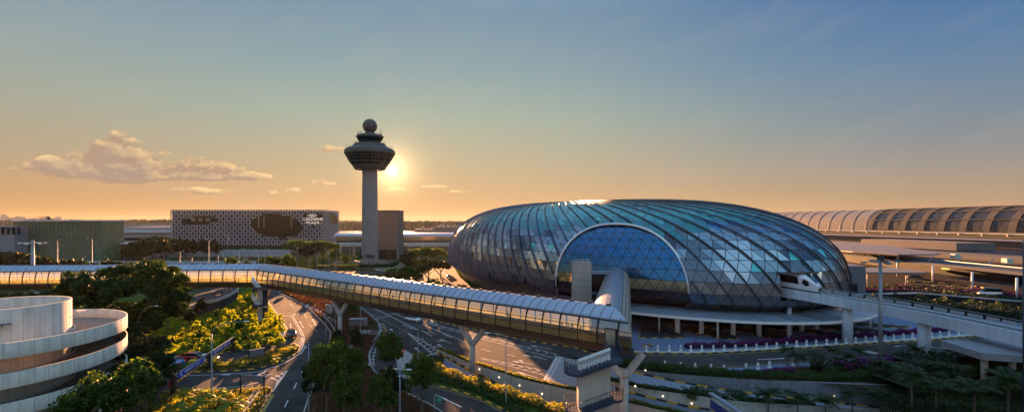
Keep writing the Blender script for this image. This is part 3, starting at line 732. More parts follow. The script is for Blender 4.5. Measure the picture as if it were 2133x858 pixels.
    A=pc-u*8+d*1.2; B=pc+u*3.9+d*.9; C_=pc+u*3.9+d*13; D=pc-u*8+d*13; z0,z1=7.5,13.5; w_=lambda p,z:V(p.x,p.y,z)
    for q in((A,D),(B,C_),(D,C_)): tb.poly((w_(q[0],z0),w_(q[1],z0),w_(q[1],z1),w_(q[0],z1)))
    tb.poly([w_(q,z1) for q in(A,B,C_,D)]); tb.poly([w_(q,z0) for q in(A,B,C_,D)]); tb.build('train_tunnel',M['black'],t,True)
    hb=MB(); hb.box((pc.x,pc.y-.1,13.45),(8.2,1.2,.35),0,rz=R(5)); hb.build('tunnel_lintel',JMAT[2],t,True)
dome()
# ---------------------------------------------------------------- skybridge
BZ=7.3
NODES=[V(-215,119.3,0),V(-63.8,131.6,0),V(12.5,66.2,0),V(25.2,122.5,0)]
PROF=[(0,0),(.9,.06),(1.6,.25),(2.15,.6),(2.55,1.1),(2.76,1.5),(2.86,1.9),(2.9,2.5),(2.88,3.0),(2.8,3.45),(2.66,3.95),(2.42,4.5),(2.05,4.95),(1.6,5.36),(1.1,5.65),(.55,5.88),(0,5.95)]
IG0,IT1,IT2,IG1=5,7,9,11
def skybridge():
    t=thing('skybridge','long glazed tubular footbridge with silver curved roof zigzagging across the roads','footbridge',(0,0,0))
    nr=0
    for s in range(3):
        A,B=NODES[s],NODES[s+1]; d=(B-A); L_=d.length; d.normalize(); n=V(-d.y,d.x,0)  # n = left
        def tn(i):
            if i==0 or i==3: return 0.
            d1=(NODES[i]-NODES[i-1]).normalized(); d2=(NODES[i+1]-NODES[i]).normalized()
            h=d1.angle(d2)/2; return math.tan(h)*(1 if d1.cross(d2).z>0 else -1)
        t0,t1=tn(s),tn(s+1)
        def pt(st,v,z,out=0.):
            # v lateral (+ = left). the mitre planes clip the station
            lo=t0*v; hi=L_-t1*v
            q=min(max(st,lo),hi); return V(A.x,A.y,BZ)+d*q+n*v+V(0,0,z)
        bay=2.9 if s<2 else 2.6; nb=int(round(L_/bay)); bay=L_/nb
        stat=[-6+.0]+[k*bay/2 for k in range(-4,nb*2+5)]
        sides=[1,-1]
        roof=MB();gl=MB();gb=MB();be=MB();fr=MB();cl=MB();fl=MB();sm=MB()
        for sd in sides:
            clad=(s==2 and sd==-1)
            for a,c in zip(stat,stat[1:]):
                for j in range(len(PROF)-1):
                    (v0,z0),(v1,z1)=PROF[j],PROF[j+1]
                    q=[pt(a,v0*sd,z0),pt(c,v0*sd,z0),pt(c,v1*sd,z1),pt(a,v1*sd,z1)]
                    if (q[0]-q[1]).length<.02 and (q[2]-q[3]).length<.02: continue
                    if sd==1: q=q[::-1]
                    tgt=be if j<IG0 else ((gb if j<IT1 else gl) if j<IG1 else roof)
                    if clad and j>=3 and j<IG1+2: tgt=cl
                    tgt.poly(q,0,False)
            # transoms, gutters
            for j,w in((IG0,.16),(IT1,.07),(IT2,.07),(IG1,.16)):
                v,z=PROF[j]
                if clad: continue
                fr.bar(pt(t0*v*sd,v*sd*1.008,z),pt(L_-t1*v*sd,v*sd*1.008,z),.09,w)
        # roof seams each half bay, full ribs each bay
        for k in range(-3,nb*2+4):
            st=k*bay/2; full=(k%2==0)
            for sd in sides:
                clad=(s==2 and sd==-1)
                j0=(IG0 if full else IG1) if not clad else IG1+2
                pts=[]
                for j in range(j0 if not full or clad else 1,len(PROF)):
                    v,z=PROF[j]; v2=v*sd
                    if t0*v2-.05<=st<=L_-t1*v2+.05: pts.append(pt(st,v2*1.004,z+(.01 if j>IG1 else 0)))
                # belly & roof seams thin, glass ribs bold
                if len(pts)<2: continue
                for p,q in zip(pts,pts[1:]):
                    zz=(p.z+q.z)/2-BZ
                    if not(1.45<zz<4.6) : sm.bar(p,q,.05,.05)
                if full and not clad:
                    rb=MB(); g=[pt(st,PROF[j][0]*sd*1.012,PROF[j][1]) for j in range(IG0,IG1+1) if t0*PROF[j][0]*sd-.05<=st<=L_-t1*PROF[j][0]*sd+.05]
                    if len(g)>2:
                        near=(sd==-1) if s<2 else True
                        if near and nr<97:
                            for p,q in zip(g,g[1:]): rb.bar(p,q,.17,.2)
                            rb.build('rib',M['dark'],t); nr+=1
                        else:
                            for p,q in zip(g,g[1:]): fr.bar(p,q,.15,.18)
            if full and 0<=st<=L_ and s<2:
                p=pt(st,0,6.03); sm.box(p,(.55,.3,.22),0,rz=math.atan2(d.y,d.x))
        roof.build('roof',M['roofal'],t); be.build('underside',M['belly'],t); gl.build('window_glass',M['bglass'],t); gb.build('lower_glass',M['bglasslow'],t)
        fr.build('window_frame',M['dark'],t); sm.build('roof_seams',M['dark'],t)
        if s==2: cl.build('perforated_cladding',M['mesh'],t)
        fl.strip([pt(-6,-2.6,1.32),pt(L_+6,-2.6,1.32)],[pt(-6,2.6,1.32),pt(L_+6,2.6,1.32)]); fl.strip([pt(-6,2.4,4.72),pt(L_+6,2.4,4.72)],[pt(-6,-2.4,4.72),pt(L_+6,-2.4,4.72)])
        if s<2:
            fl.bar(pt(4,.0,1.6),pt(L_-6,.0,1.6),.12,.9); fl.bar(pt(4,1.3,1.6),pt(L_-6,1.3,1.6),.12,.9)
        fl.build('walkway_floor',M['floor'],t)
        hs=MB()
        for sd in (-1,1):
            hs.bar(pt(3,2.35*sd,2.35),pt(L_-6,2.35*sd,2.35),.06,.06)
        hs.build('handrail',M['steel'],t)
    # skylight hatches on the roof ridge
    # columns with V arms
    d=(NODES[2]-NODES[1]).normalized(); d0=(NODES[1]-NODES[0]).normalized()
    def ycol(p,dd,zf,ang=0.,r_=.46):
        c=MB(); c.tube([V(p.x,p.y,zf),V(p.x,p.y,4.3)],r_,18,0); 
        cap=V(p.x,p.y,4.2); c.tube([V(p.x,p.y,4.3),V(p.x,p.y,5.3)],[r_,r_*.8],18,0)
        for sg in(-1,1): c.bar(cap+V(0,0,.1),cap+dd*(2.7*sg)+V(0,0,2.95),.62,.75)
        c.build('column',M['concrete'],t)
    for px in(708,984): 
        k=(px-1066.5)/F; s_=(k*NODES[1].y-NODES[1].x)/(d.x-k*d.y); ycol(NODES[1]+d*s_,d,-.1)
    q=NODES[1]+d*1.5; ycol(q,d,-.1)
    ycol(V(14.2,64.9,0),V(.96,.28,0),-5,r_=.55)
    for x in(-112,-160): ycol(V(x,119.3+(x+215)*.0813,0),d0,-.1)
    # door, frame and sill of the exit at the sharp corner
    dd=MB(); 
    px=1272; k=(px-1066.5)/F; nn=V(d.y,-d.x,0); A=NODES[1]+nn*2.93; s_=(k*A.y-A.x)/(d.x-k*d.y); DP=A+d*s_
    ax=math.atan2(d.y,d.x)
    dd.box((DP.x,DP.y,BZ+2.45),(1.35,.14,2.25),0,rz=ax); dd.box((DP.x,DP.y,BZ+3.62),(1.6,.2,.12),1,rz=ax)
    for sg in(-1,1): dd.box((DP.x+d.x*.74*sg,DP.y+d.y*.74*sg,BZ+2.45),(.12,.2,2.3),1,rz=ax)
    dr=dd.build('door',[pb('door_panel',(.42,.33,.22),.5,.2),M['dark']],t); h=MB(); h.bar(DP+nn*.14+d*.45+V(0,0,BZ+2.3),DP+nn*.14+d*.45+V(0,0,BZ+2.6),.05); hh=h.build('door_handle',M['steel'],dr)
    return d,nn,DP
BD,BNN,BDOOR=skybridge()
# ---------------------------------------------------------------- stair tower
def rail(b,pts,h=1.05,sp=.28,m=0):
    pts=[Vector(p) for p in pts]
    for a,c in zip(pts,pts[1:]):
        b.bar(a+V(0,0,h),c+V(0,0,h),.06,.05,m); b.bar(a+V(0,0,.1),c+V(0,0,.1),.03,.03,m); L_=(c-a).length; n=max(1,int(L_/sp))
        for k in range(n+1): 
            q=a.lerp(c,k/n); b.bar(q,q+V(0,0,h),.025 if k%5 else .05,None,m)
def stair_tower(label,loc,rz,top=8.7,zb=-5,turns=3,gang=None):
    """core 3.5 wide x 1.3 deep centred at the origin, flights front (-y) and rear (+y); the front one drops to the left"""
    t=thing('stair_tower',label,'stair tower',(loc[0],loc[1],0),rz)
    W_=1.78; D_=.55; fw=1.15
    c=MB(); c.box((0,0,(top+zb)/2-.1),(W_*2,D_*2,top-zb-.2),0); c.build('core_wall',M['beige'],t)
    z=top; drop=1.25; rear=2.9; steps=8
    for k in range(turns):
        fl=MB(); ra=MB(); pp=MB()
        # right landing (rounded) at z, front flight down-left
        def land(b,side,zz):
            n=10; P=[(side*W_,-D_-fw)]
            for i in range(n+1):
                a=-math.pi/2+math.pi*i/n; P.append((side*(W_+.35+1.15*math.cos(a)),(D_+fw)*math.sin(a)))
            P.append((side*W_,D_+fw)); 
            if side<0: P=P[::-1]
            b.prism(P,zz-.28,zz,0); return P
        P=land(fl,1,z); arc=[V(p[0],p[1],z) for p in P]
        rail(ra,arc[1:-1] if k else arc[1:-1])
        a=V(W_,-D_-fw/2,z); b_=V(-W_,-D_-fw/2,z-drop)
        for i in range(steps):
            q=a.lerp(b_,(i+.5)/steps); fl.box((q.x,q.y,a.z-drop*(i+1)/steps-.0+.07),(2*W_/steps,fw,.16),0)
        fl.bar(a-V(0,0,.22),b_-V(0,0,.22),fw,.3,0)
        rail(ra,[V(W_,-D_-fw+.05,z),V(-W_,-D_-fw+.05,z-drop)])
        P=land(fl,-1,z-drop); arc=[V(p[0],p[1],z-drop) for p in P]; rail(ra,arc[1:-1])
        # rear flight
        a=V(-W_,D_+fw/2,z-drop); b_=V(W_,D_+fw/2,z-drop-rear)
        for i in range(12):
            q=a.lerp(b_,(i+.5)/12); fl.box((q.x,q.y,a.z-rear*(i+1)/12+.08),(2*W_/12,fw,.18),0)
        fl.bar(a-V(0,0,.25),b_-V(0,0,.25),fw,.3,0); rail(ra,[V(-W_,D_+fw-.05,z-drop),V(W_,D_+fw-.05,z-drop-rear)])
        fl.build('stair_flight',M['navy'],t); ra.build('railing',M['dark'],t)
        if k==0:
            # solid inner parapet stepping down with the flight
            pw=MB(); A=V(W_,-D_+.06,z+1.25);B=V(-W_,-D_+.06,z-drop+1.25)
            for yy in(-D_-.001,):
                a0=[pw.vert(p) for p in (V(-W_,yy,z-drop-.2),V(W_,yy,z-.2),V(W_,yy,z+1.3),V(-W_,yy,z-drop+1.3))]; a1=[pw.vert(p) for p in (V(-W_,yy+.2,z-drop-.2),V(W_,yy+.2,z-.2),V(W_,yy+.2,z+1.3),V(-W_,yy+.2,z-drop+1.3))]
                pw.face(a0);pw.face(a1[::-1])
                for i in range(4): pw.face((a0[i],a1[i],a1[(i+1)%4],a0[(i+1)%4]))
            pw.build('parapet',M['white'],t); hr=MB(); hr.bar(V(-W_,-D_-.1,z-drop+.95),V(W_,-D_-.1,z+.95),.06); hr.build('handrail',M['dark'],t)
        z-=drop+rear
    return t
ST=V(9.1,57.2,0)
st1=stair_tower('beige stair tower with navy landings at the sharp corner of the footbridge',ST,R(2),8.75,-5,4)
# gangway to the door
gw=MB(); a=V(BDOOR.x,BDOOR.y,8.72)+BNN*.1; c_=V(ST.x+2.6,ST.y+.9,8.72); gw.bar(a,c_,1.5,.25,0); tag_=gw.build('gangway_deck',M['navy'],st1,True)
gr=MB(); d_=(c_-a).normalized(); nn_=V(-d_.y,d_.x,0)
for sg in(-1,1): 
    p,q=a+nn_*.72*sg+V(0,0,.1),c_+nn_*.72*sg+V(0,0,.1); gr.bar(p+V(0,0,.55),q+V(0,0,.55),.06,1.1)
gr.build('gangway_side',M['navy'],st1,True)
st2=stair_tower('white stair tower with dark slanting roofs under the far bend of the footbridge',at(541,124.5),R(-62),8.3,-.1,2)
gb_=MB(); a=at(541,124.5,8.3); gb_.bar(a+V(1,0,0),V(-62.5,129.5,8.3),1.4,.2); gb_.build('gangway_deck',M['navy'],st2,True)
wb=MB()
for zz in(8.3,4.2): 
    p=a; 
    wb.bar(V(p.x-2.6,p.y+1.5,zz+1.6),V(p.x+1.0,p.y-2.2,zz-.3),.25,1.4,0)
wb.build('side_screen',M['white'],st2,True)
# ---------------------------------------------------------------- lift tower next to the entrance arch
def lift():
    p=at(1211,113.5); t=thing('lift_tower','grey panelled lift shaft standing left of the footbridge end under the arch','lift tower',tuple(p))
    b=MB(); b.box((p.x,p.y,7.6),(3.9,3.9,15.2),0); b.build('shaft',pb('lift_panels',(.34,.33,.33),.55,.2,stain=.2),t,True)
    s=MB()
    for k in range(1,11): s.box((p.x,p.y-1.96,k*1.42),(3.93,.03,.05),0)
    s.build('panel_joints',M['dark'],t,True)
    v=MB()
    for k in range(3): v.box((p.x-1.2+k*1.2,p.y-.6,15.5),(.9,.9,.55),0)
    v.build('roof_unit',M['steel'],t,True)
    w=MB(); q=at(1250,115.5); w.box((q.x,q.y,12.6),(4.6,3,.5),0); w.box((q.x,q.y,8.2),(4.6,3,.5),0); w.build('link_slab',M['steel'],t,True)
    g=MB(); g.box((q.x,q.y,10.4),(4.4,2.8,3.9),0); g.build('link_glass',JMAT[8],t,True)
lift()
# ---------------------------------------------------------------- spiral car ramp
def ramp():
    C=V(-63.2,63.6,0); ri,ro=6.5,12.35; t=thing('spiral_car_ramp','cream concrete spiral car ramp with round core drum at the left edge','parking ramp',tuple(C))
    m=M['rampwhite']; ca=math.atan2(-C.y,-C.x)   # towards the camera
    # core drum, open at the top
    b=MB(); b.lathe([(ri,-1),(ri,13.9),(ri-.28,13.9),(ri-.28,11.2)],96,C,0); b.lathe([(0,11.2),(ri-.28,11.2)],48,C,0); b.build('drum',m,t,True)
    # height of a level's deck; a counted from the camera-facing azimuth, ccw
    def zt(k,a):      # parapet top
        base=(10.95,7.7,4.5,1.3)[k]
        if k==0: return base+ (.25*math.sin(a) if -.2<a<3.3 else 0)
        return base+.55*a if a>-.0 else base+.9*a*.55
    for k in range(4):
        a0,a1=-1.6,math.pi*1.05; n=90; A=[a0+(a1-a0)*i/n for i in range(n+1)]
        P=lambda a,r,z: V(C.x+r*math.cos(ca+a),C.y+r*math.sin(ca+a),z)
        par=MB(); top=[zt(k,a) for a in A]
        rings=[[par.vert(P(a,r,z+dz)) for a,z in zip(A,top)] for r,dz in((ro,-1.65),(ro,0),(ro-.2,0),(ro-.2,-1.25))]
        for r0,r1 in zip(rings,rings[1:]):
            for i in range(n): par.face((r0[i],r0[i+1],r1[i+1],r1[i]),0,True)
        par.build('parapet',m,t,True)
        dk=MB(); ra=[[dk.vert(P(a,r,z+dz)) for a,z in zip(A,top)] for r,dz in((ro-.2,-1.25),(ri,-1.25),(ri,-1.65),(ro,-1.65))]
        for r0,r1 in zip(ra,ra[1:]+ra[:1]):
            for i in range(n): dk.face((r0[i],r0[i+1],r1[i+1],r1[i]),0)
        dk.build('deck',pb('ramp_deck',(.22,.19,.16),.85,var=.2,scale=1,stain=.3),t,True)
        kb_=MB(); r0=[P(a,ri+.3,z-1.25) for a,z in zip(A,top)]; kb_.tube(r0,.16,6); kb_.build('inner_kerb',M['concrete'],t,True)
    jj=MB()
    for k in range(4):
        for i in range(46):
            a=-1.5+i*.1; z=zt(k,a); q=V(C.x+(ro+.004)*math.cos(ca+a),C.y+(ro+.004)*math.sin(ca+a),z-.82); jj.box(q,(.02,.05,1.6),0,rz=ca+a)
    for i in range(40):
        a=-1.5+i*.16; q=V(C.x+(ri+.004)*math.cos(ca+a),C.y+(ri+.004)*math.sin(ca+a),6.5); jj.box(q,(.02,.04,14.6),0,rz=ca+a)
    jj.build('panel_joints',pb('ramp_joint',(.40,.36,.33),.8,var=0),t,True)  # thin darker joints between the parapet and drum panels
    # supports of the back and jet out of the drum
    # curve sign on the parapet inside
    for nm,px,py,w,h,cc in(('curve_sign',235.5,652,16,6,0),):
        a=math.pi*.93; q=at(235.5,77.0); 
        s=MB(); y=77.0; x=q.x; zc_=zat(652.3,y); s.box((x,y,zc_),(1.25,.06,.46),0,rz=R(-25)); o=s.build('curve_sign',M['black'],t,True)
        g=MB()
        for k in range(3):
            cx=-.38+k*.38
            for sg in(-1,1): g.box((x+math.cos(R(-25))*(cx)+.04,y-.045+math.sin(R(-25))*cx,zc_+sg*.075),(.2,.03,.07),0,ax=Matrix.Rotation(R(-25),3,'Z')@Matrix.Rotation(-sg*R(42),3,'Y'))
        g.build('chevron',M['ky'],o,False)
    # round-arm light fittings on the drum
    for a,z,ln in((.0,12.6,1.0),):
        f=MB(); q=V(C.x+(ri+.5)*math.cos(ca-.02),C.y+(ri+.5)*math.sin(ca-.02),12.25); f.box(q,(1.7,.5,.12),0,rz=ca+math.pi/2); f.bar(q,V(C.x+ri*math.cos(ca-.02),C.y+ri*math.sin(ca-.02),11.9),.1); f.build('light_fitting',M['navy'],t,True)
    f=MB(); q=at(171,70,zat(646,70)); f.box(q,(1.2,.4,.12),0,rz=R(10)); f.bar(q,q+V(-.9,.6,-.4),.08); f.build('light_fitting',M['white'],t,True)
ramp()
# ---------------------------------------------------------------- control tower
def ctower():
    C=at(770.5,297.6); k=297.6/F; t=thing('control_tower','tall concrete air traffic control tower with flared cab and radar ball','control tower',tuple(C))
    conc=pb('tower_concrete',(.21,.20,.20),.7,var=.06,scale=.15,stain=.2); win=pb('cab_glass',(.02,.022,.03),.08,.2,var=0); wh=pb('tower_white',(.105,.09,.08),.6,var=.05)
    Z=lambda py: CH-(py-HZ)*k
    b=MB(); b.lathe([(4.75,0),(4.55,20),(4.25,Z(352))],8,C,0,False,ph=R(22.5)); b.lathe([(4.9,0),(4.9,1.0),(4.8,1.0)],8,C,0,False,ph=R(22.5)); b.build('shaft',conc,t,True)
    j=MB()
    for i in range(1,26): j.lathe([(4.78-.02*i,i*2.08),(4.78-.02*i,i*2.08+.09)],8,C,0,False,ph=R(22.5))
    j.build('pour_joints',pb('joint_grey',(.33,.33,.34),.8,var=0),t,True)
    n=12;ph=R(15)
    c=MB(); c.lathe([(4.2,Z(354)),(8.4,Z(354)),(9.6,Z(347)),(10.2,Z(344.5))],n,C,0,False,ph=ph); c.lathe([(14.1,Z(322.5)),(14.4,Z(321)),(14.4,Z(314.5)),(13.4,Z(311)),(9.8,Z(306)),(8.9,Z(301.5)),(8.9,Z(300)),(6,Z(300))],n,C,0,False,ph=ph)
    c.lathe([(11.2,Z(340)),(11.75,Z(337.5))],n,C,0,False,ph=ph); c.build('cab_shell',wh,t,True)
    g=MB(); g.lathe([(10.1,Z(344.5)),(11.1,Z(340))],n,C,0,False,ph=ph); g.lathe([(11.6,Z(337.5)),(14.0,Z(322.5))],n,C,0,False,ph=ph); g.build('cab_windows',win,t,True)
    rb=MB()
    for i in range(48):
        a=2*math.pi*i/48+ph; rr=lambda r: r*math.cos(R(15))/math.cos(((a-ph+R(15))%R(30))-R(15))
        w=.28 if i%4 else .6
        p=V(C.x+rr(10.2)*math.cos(a),C.y+rr(10.2)*math.sin(a),Z(344.5)); q=V(C.x+rr(14.25)*math.cos(a),C.y+rr(14.25)*math.sin(a),Z(321.5)); rb.bar(p,q,w,.3)
    for z_,r_ in((Z(332),12.7),(Z(327),13.45)): rb.lathe([(r_,z_),(r_+.12,z_+.35)],n,C,0,False,ph=ph)
    rb.build('window_mullions',wh,t,True)
    u=MB(); u.lathe([(5.4,Z(300)),(5.4,Z(297.5)),(5.9,Z(297)),(6.1,Z(296))],n,C,0,False,ph=ph); u.lathe([(7.5,Z(287.5)),(7.8,Z(286.5)),(7.8,Z(284)),(6.9,Z(281.5)),(4.9,Z(280)),(3.2,Z(278.5)),(2.4,Z(276)),(2.4,Z(273))],24,C,0,False); u.build('upper_cab',wh,t,True)
    u2=MB(); u2.lathe([(6.0,Z(296)),(7.4,Z(287.5))],24,C,0,False); u2.build('upper_cab_windows',win,t,True)
    ur=MB()
    for i in range(24):
        a=2*math.pi*i/24; ur.bar(V(C.x+6.05*math.cos(a),C.y+6.05*math.sin(a),Z(296)),V(C.x+7.45*math.cos(a),C.y+7.45*math.sin(a),Z(287.5)),.14)
    for r_,z_ in((8.4,Z(300)),(13.2,Z(311.5)),(6.8,Z(281.5))):
        pts=[V(C.x+r_*math.cos(2*math.pi*i/36),C.y+r_*math.sin(2*math.pi*i/36),z_+1.1) for i in range(37)]
        for p,q in zip(pts,pts[1:]): ur.bar(p,q,.08); ur.bar(p,p-V(0,0,1.1),.07)
    ur.build('guard_rails',M['dark'],t,True)
    an=MB()
    for a,r_,z0,h in((0,6.2,Z(281),3.4),(.5,6.5,Z(281),2.2),(2.9,6,Z(281),3),(3.3,6.6,Z(281),2.4),(5.2,6.4,Z(281),2.6),(4.2,12.8,Z(311),2.2),(5.6,12.5,Z(311),3),(.2,12.6,Z(311),2.6),(3.0,12.6,Z(311),2.2)):
        p=V(C.x+r_*math.cos(a),C.y+r_*math.sin(a),z0); an.bar(p,p+V(0,0,h),.12)
    an.build('antennas',M['dark'],t,True)
    s=MB(); R_=4.15; zc_=Z(263); pr=[(R_*math.cos(a),zc_+R_*math.sin(a)) for a in [math.pi*(-.5+i/16) for i in range(1,16)]]; s.lathe([(.02,zc_-R_)]+pr+[(.02,zc_+R_)],20,C,0,False); s.build('radar_dome',pb('radome',(.11,.08,.07),.6,var=.15,scale=.8),t,True)
    q=MB(); q.lathe([(8.6,0),(8.6,1.6),(8.2,1.6),(8.2,.9),(0,.9)],48,C,0,False); q.build('base_ring',conc,t,True)
ctower()
# ---------------------------------------------------------------- hotel
def arr_lens(cx,cz,w,h,tilt=0.,point=1.25):
    """predicate and outline of an eye shape"""
    def out(n=40):
        P=[]
        for i in range(n):
            a=2*math.pi*i/n; x=w*math.copysign(abs(math.cos(a))**.9,math.cos(a)); z=h*math.sin(a)*abs(math.sin(a))**(point-1)
            P.append((cx+x*math.cos(tilt)-z*math.sin(tilt),cz+x*math.sin(tilt)+z*math.cos(tilt)))
        return P
    return out()
def inpoly(x,z,P): return inside(x,z,[(p[0],p[1]) for p in P])
def hotel():
    t=thing('hotel','hotel block wrapped in a white patterned screen with dark leaf-shaped openings','hotel',tuple(at(530,470)))
    Y=470.; Q=Y/300; A=at(356,Y); B=at(672,Y+3); Cc=at(706.5,536); zb,zt=zat(511,Y),zat(437.5,Y)
    core=pb('hotel_core',(.008,.010,.022),.8,.0,spec=.05,var=.3,scale=.2); scr=pb('hotel_screen',(.38,.385,.42),.55,.1,var=.1,scale=.1); eye=pb('hotel_dark_glass',(.016,.012,.008),.35,.0,spec=.12,var=.5,scale=.15); rimm=pb('hotel_trim',(.22,.16,.13),.5,.2)
    D=at(356,Y); 
    poly=[(A.x+.8,A.y+1.2),(B.x-1,B.y+1.2),(Cc.x-1.,Cc.y),(A.x+.8,540)]
    b=MB(); b.prism(poly,zb+.4,zt-.4,0); b.build('core',core,t,True)
    p=MB(); p.prism([(A.x+6,A.y+4),(B.x-3,B.y+5),(Cc.x-4,Cc.y-3),(A.x+6,536)],0,zb+.4,0); p.build('podium',pb('podium_dark',(.05,.045,.045),.7,var=.3,scale=.3),t,True)
    def face(P0,P1,lens,cell=2.5):
        d=(P1-P0); L_=d.length; d.normalize(); n=V(d.y,-d.x,0)
        nx=int(L_/cell); cw=L_/nx; nz=int((zt-zb)/cell); cz=(zt-zb)/nz; m=MB()
        for i in range(nx):
            for j in range(nz):
                u=(i+.5)*cw; v=zb+(j+.5)*cz
                if any(inpoly(u,v,l) for l in lens): continue
                h=.5; e=.20+.05*math.sin(i*1.7+j*2.3)
                q=lambda a,c_,o=.0: P0+d*(u+a*cw)+V(0,0,v-P0.z+c_*cz)+n*(.25+o)
                f=1 if (i+j)%2 else -1
                # diagonal petal plus corner blades, slightly dished
                h2=.46
                m.poly((q(-h2,-h2),q(.10,-.26,.18),q(h2,h2),q(-.10,.26,.05)) if f>0 else (q(-h2,h2),q(-.10,-.26,.05),q(h2,-h2),q(.10,.26,.18)))
                for a,c_ in((-h,-h),(h,h)) if f<0 else ((h,-h),(-h,h)):
                    m.poly((q(a,c_),q(a-math.copysign(e,a),c_,.1),q(a,c_-math.copysign(e*.55,c_),.1))[::(1 if a*c_>0 else -1)])
        sc=m.build('screen',scr,t,True); sd=sc.modifiers.new('th','SOLIDIFY'); sd.thickness=.12
        for l in lens:
            g=MB(); pts=[P0+d*u+V(0,0,v-P0.z)+n*.12 for u,v in l]; g.poly(pts); g.build('eye_window',eye,t,True)
            r=MB(); pts=[P0+d*u+V(0,0,v-P0.z)+n*.4 for u,v in l]; r.tube(pts+[pts[0]],.16,5,cap=False); r.build('eye_rim',rimm,t,True)
        return d,n,L_
    kk=Y/F; U=lambda px:(px-356)*kk; Z=lambda py: zat(py,Y)
    eyes=[arr_lens(U(416),Z(459.5),11.4*Q,2.35*Q,R(4),1.5),arr_lens(U(575),Z(470.5),15.4*Q,7.0*Q,R(-6),1.1),None]
    eyes[2]=[(U(x),Z(y)) for x,y in((628,447),(636,444.5),(650,443.5),(664,444.5),(672,448),(671,455),(666,463),(658,469.5),(649,471.5),(640,469),(633,463),(629,455))]
    d,n,L_=face(A,B,eyes)
    d2,n2,L2=face(B,Cc,[arr_lens(L_*0+ (Cc-B).length*.62,Z(455),(Cc-B).length*.28,3.0*Q,R(-8),1.2)],2.4)
    # faint panes behind the eyes
    pn=MB(); gm=pb('warm_window',(.20,.15,.08),.5,var=.3)
    for px in(402,417,432,): pn=MB(); pn.box(A+d*U(px)+V(0,0,Z(457.5)-A.z)+n*.16,(2.6*Q,.1,1.9*Q),0,rz=math.atan2(d.y,d.x)); pn.build('window_pane',gm,t,True)
    for px in(537,548,605): pn=MB(); pn.box(A+d*U(px)+V(0,0,Z(463)-A.z)+n*.16,(.7*Q,.1,7*Q),0,rz=math.atan2(d.y,d.x)); pn.build('window_pane',gm,t,True)
    e=MB(); hh=zt+.15
    for a,c_ in((A,B),(B,Cc)): e.bar(V(a.x,a.y,hh),V(c_.x,c_.y,hh),.7,.5)
    for a in(A,B): e.bar(V(a.x,a.y,zb),V(a.x,a.y,zt),.5,.5)
    e.build('roof_edge',rimm,t,True)
    sm=pb('sign_letters',(.75,.70,.66),.4,.2,var=0,emit=(1,.85,.7),es=.10)  # faint glow added to the letter material so the sign reads whiter
    for s,py,sz in(('CROWNE',456.7,2.15*Q),('PLAZA',464,2.15*Q)):
        me=textmesh(s,sz*1.05,.06); me.materials.clear(); me.materials.append(sm); o=obj('sign_lettering',me); q=A+d*U(650)+V(0,0,Z(py)-A.z)+n*.55
        o.rotation_euler=(R(90),0,math.atan2(d.y,d.x)); o.location=q; o.scale=(1.15,1,1)
        o.parent=t; o.matrix_parent_inverse=Matrix.Translation(t.location).inverted()
    l=MB()
    for r_,dx,rz_ in((1.0*Q,0,1.),(1.0*Q,1.35*Q,1),(1.0*Q,-1.35*Q,1)):
        pts=[A+d*(U(648)+dx+r_*1.25*math.cos(a))+V(0,0,Z(449)-A.z+.62*Q*math.sin(a)*(1.0 if dx else 1.25))+n*.55 for a in [2*math.pi*i/20 for i in range(21)]]; l.tube(pts,.15,5)
    l.build('emblem',sm,t,True)
hotel()
# ---------------------------------------------------------------- other buildings beyond the footbridge
def block(name,label,px0,px1,Y,pyt,z0=0,depth=30,mat=None,cat='building',skew=0,parts=None,group=None):
    A=at(px0,Y);B=at(px1,Y+skew); z=zat(pyt,Y); t=thing(name,label,cat,((A.x+B.x)/2,Y,0),0,group)
    b=MB(); b.prism([(A.x,A.y),(B.x,B.y),(B.x,B.y+depth),(A.x,A.y+depth)],z0,z,0); b.build('wall',mat,t,True)
    return t,A,B,z
gg=pb('green_curtain_glass',(.05,.10,.075),.25,.1,var=.5,scale=.05,col2=(.10,.13,.07))
t,A,B,z=block('office_block','low green glass office block at the far left with a thin flat roof',30,212,262,461,depth=14.7,mat=gg)
b=MB(); B2=V(B.x+.15,B.y+14.7,0); b.prism([(B.x+.01,B.y),(B.x+.15,B.y),(B2.x,B2.y),(B.x+.01,B2.y)],0,z-.01,0); b.build('corner_wall',pb('glass_pale',(.13,.17,.09),.25,.1,var=.4,scale=.05),t,True)
b=MB(); b.prism([(A.x-.6,A.y-1.2),(B.x,B.y-1.2),(B2.x+1,B2.y+1),(A.x-.6,A.y+15.7)],z,z+.7,0); b.build('roof',pb('pale_roof',(.50,.48,.45),.6),t,True)
b=MB()
for k in range(1,9): zz=z-k*1.95; b.box(((A.x+B.x)/2,A.y-.12,zz),(B.x-A.x,.2,.28),0); b.bar(V(B.x,B.y-.1,zz),V(B2.x,B2.y-.1,zz),.2,.28)
for k in range(0,25): x=A.x+(B.x-A.x)*k/24; b.box((x,A.y-.1,z/2),(.12,.16,z),0)
b.build('mullions',pb('mullion_green',(.07,.09,.08),.5,.2),t,True)
t,A,B,z=block('service_block','small grey annex with dark upright windows left of the green glass block',-60,31,255,472,depth=34,mat=pb('annex_wall',(.22,.22,.26),.7,stain=.2))
for k in range(9):
    w=MB(); x=A.x+3+k*2.6; w.box((x,A.y-.1,zat(481,255)),(1.5,.3,3.4),0); w.build('window',M['black'],t,True)
b=MB(); b.box(((A.x+B.x)/2,A.y-.3,z+.2),(B.x-A.x+1,2,.6),0); b.build('roof_edge',M['concrete'],t,True)
t,A,B,z=block('hangar_hall','long low grey hall between the green block and the patterned hotel',250,364,500,472.5,depth=60,mat=pb('hall_wall',(.36,.35,.38),.6,.1,stain=.2))
b=MB(); b.box(((A.x+B.x)/2,A.y-2,zat(483,500)),(B.x-A.x+4,5,.8),0); b.build('lower_roof',M['white'],t,True)
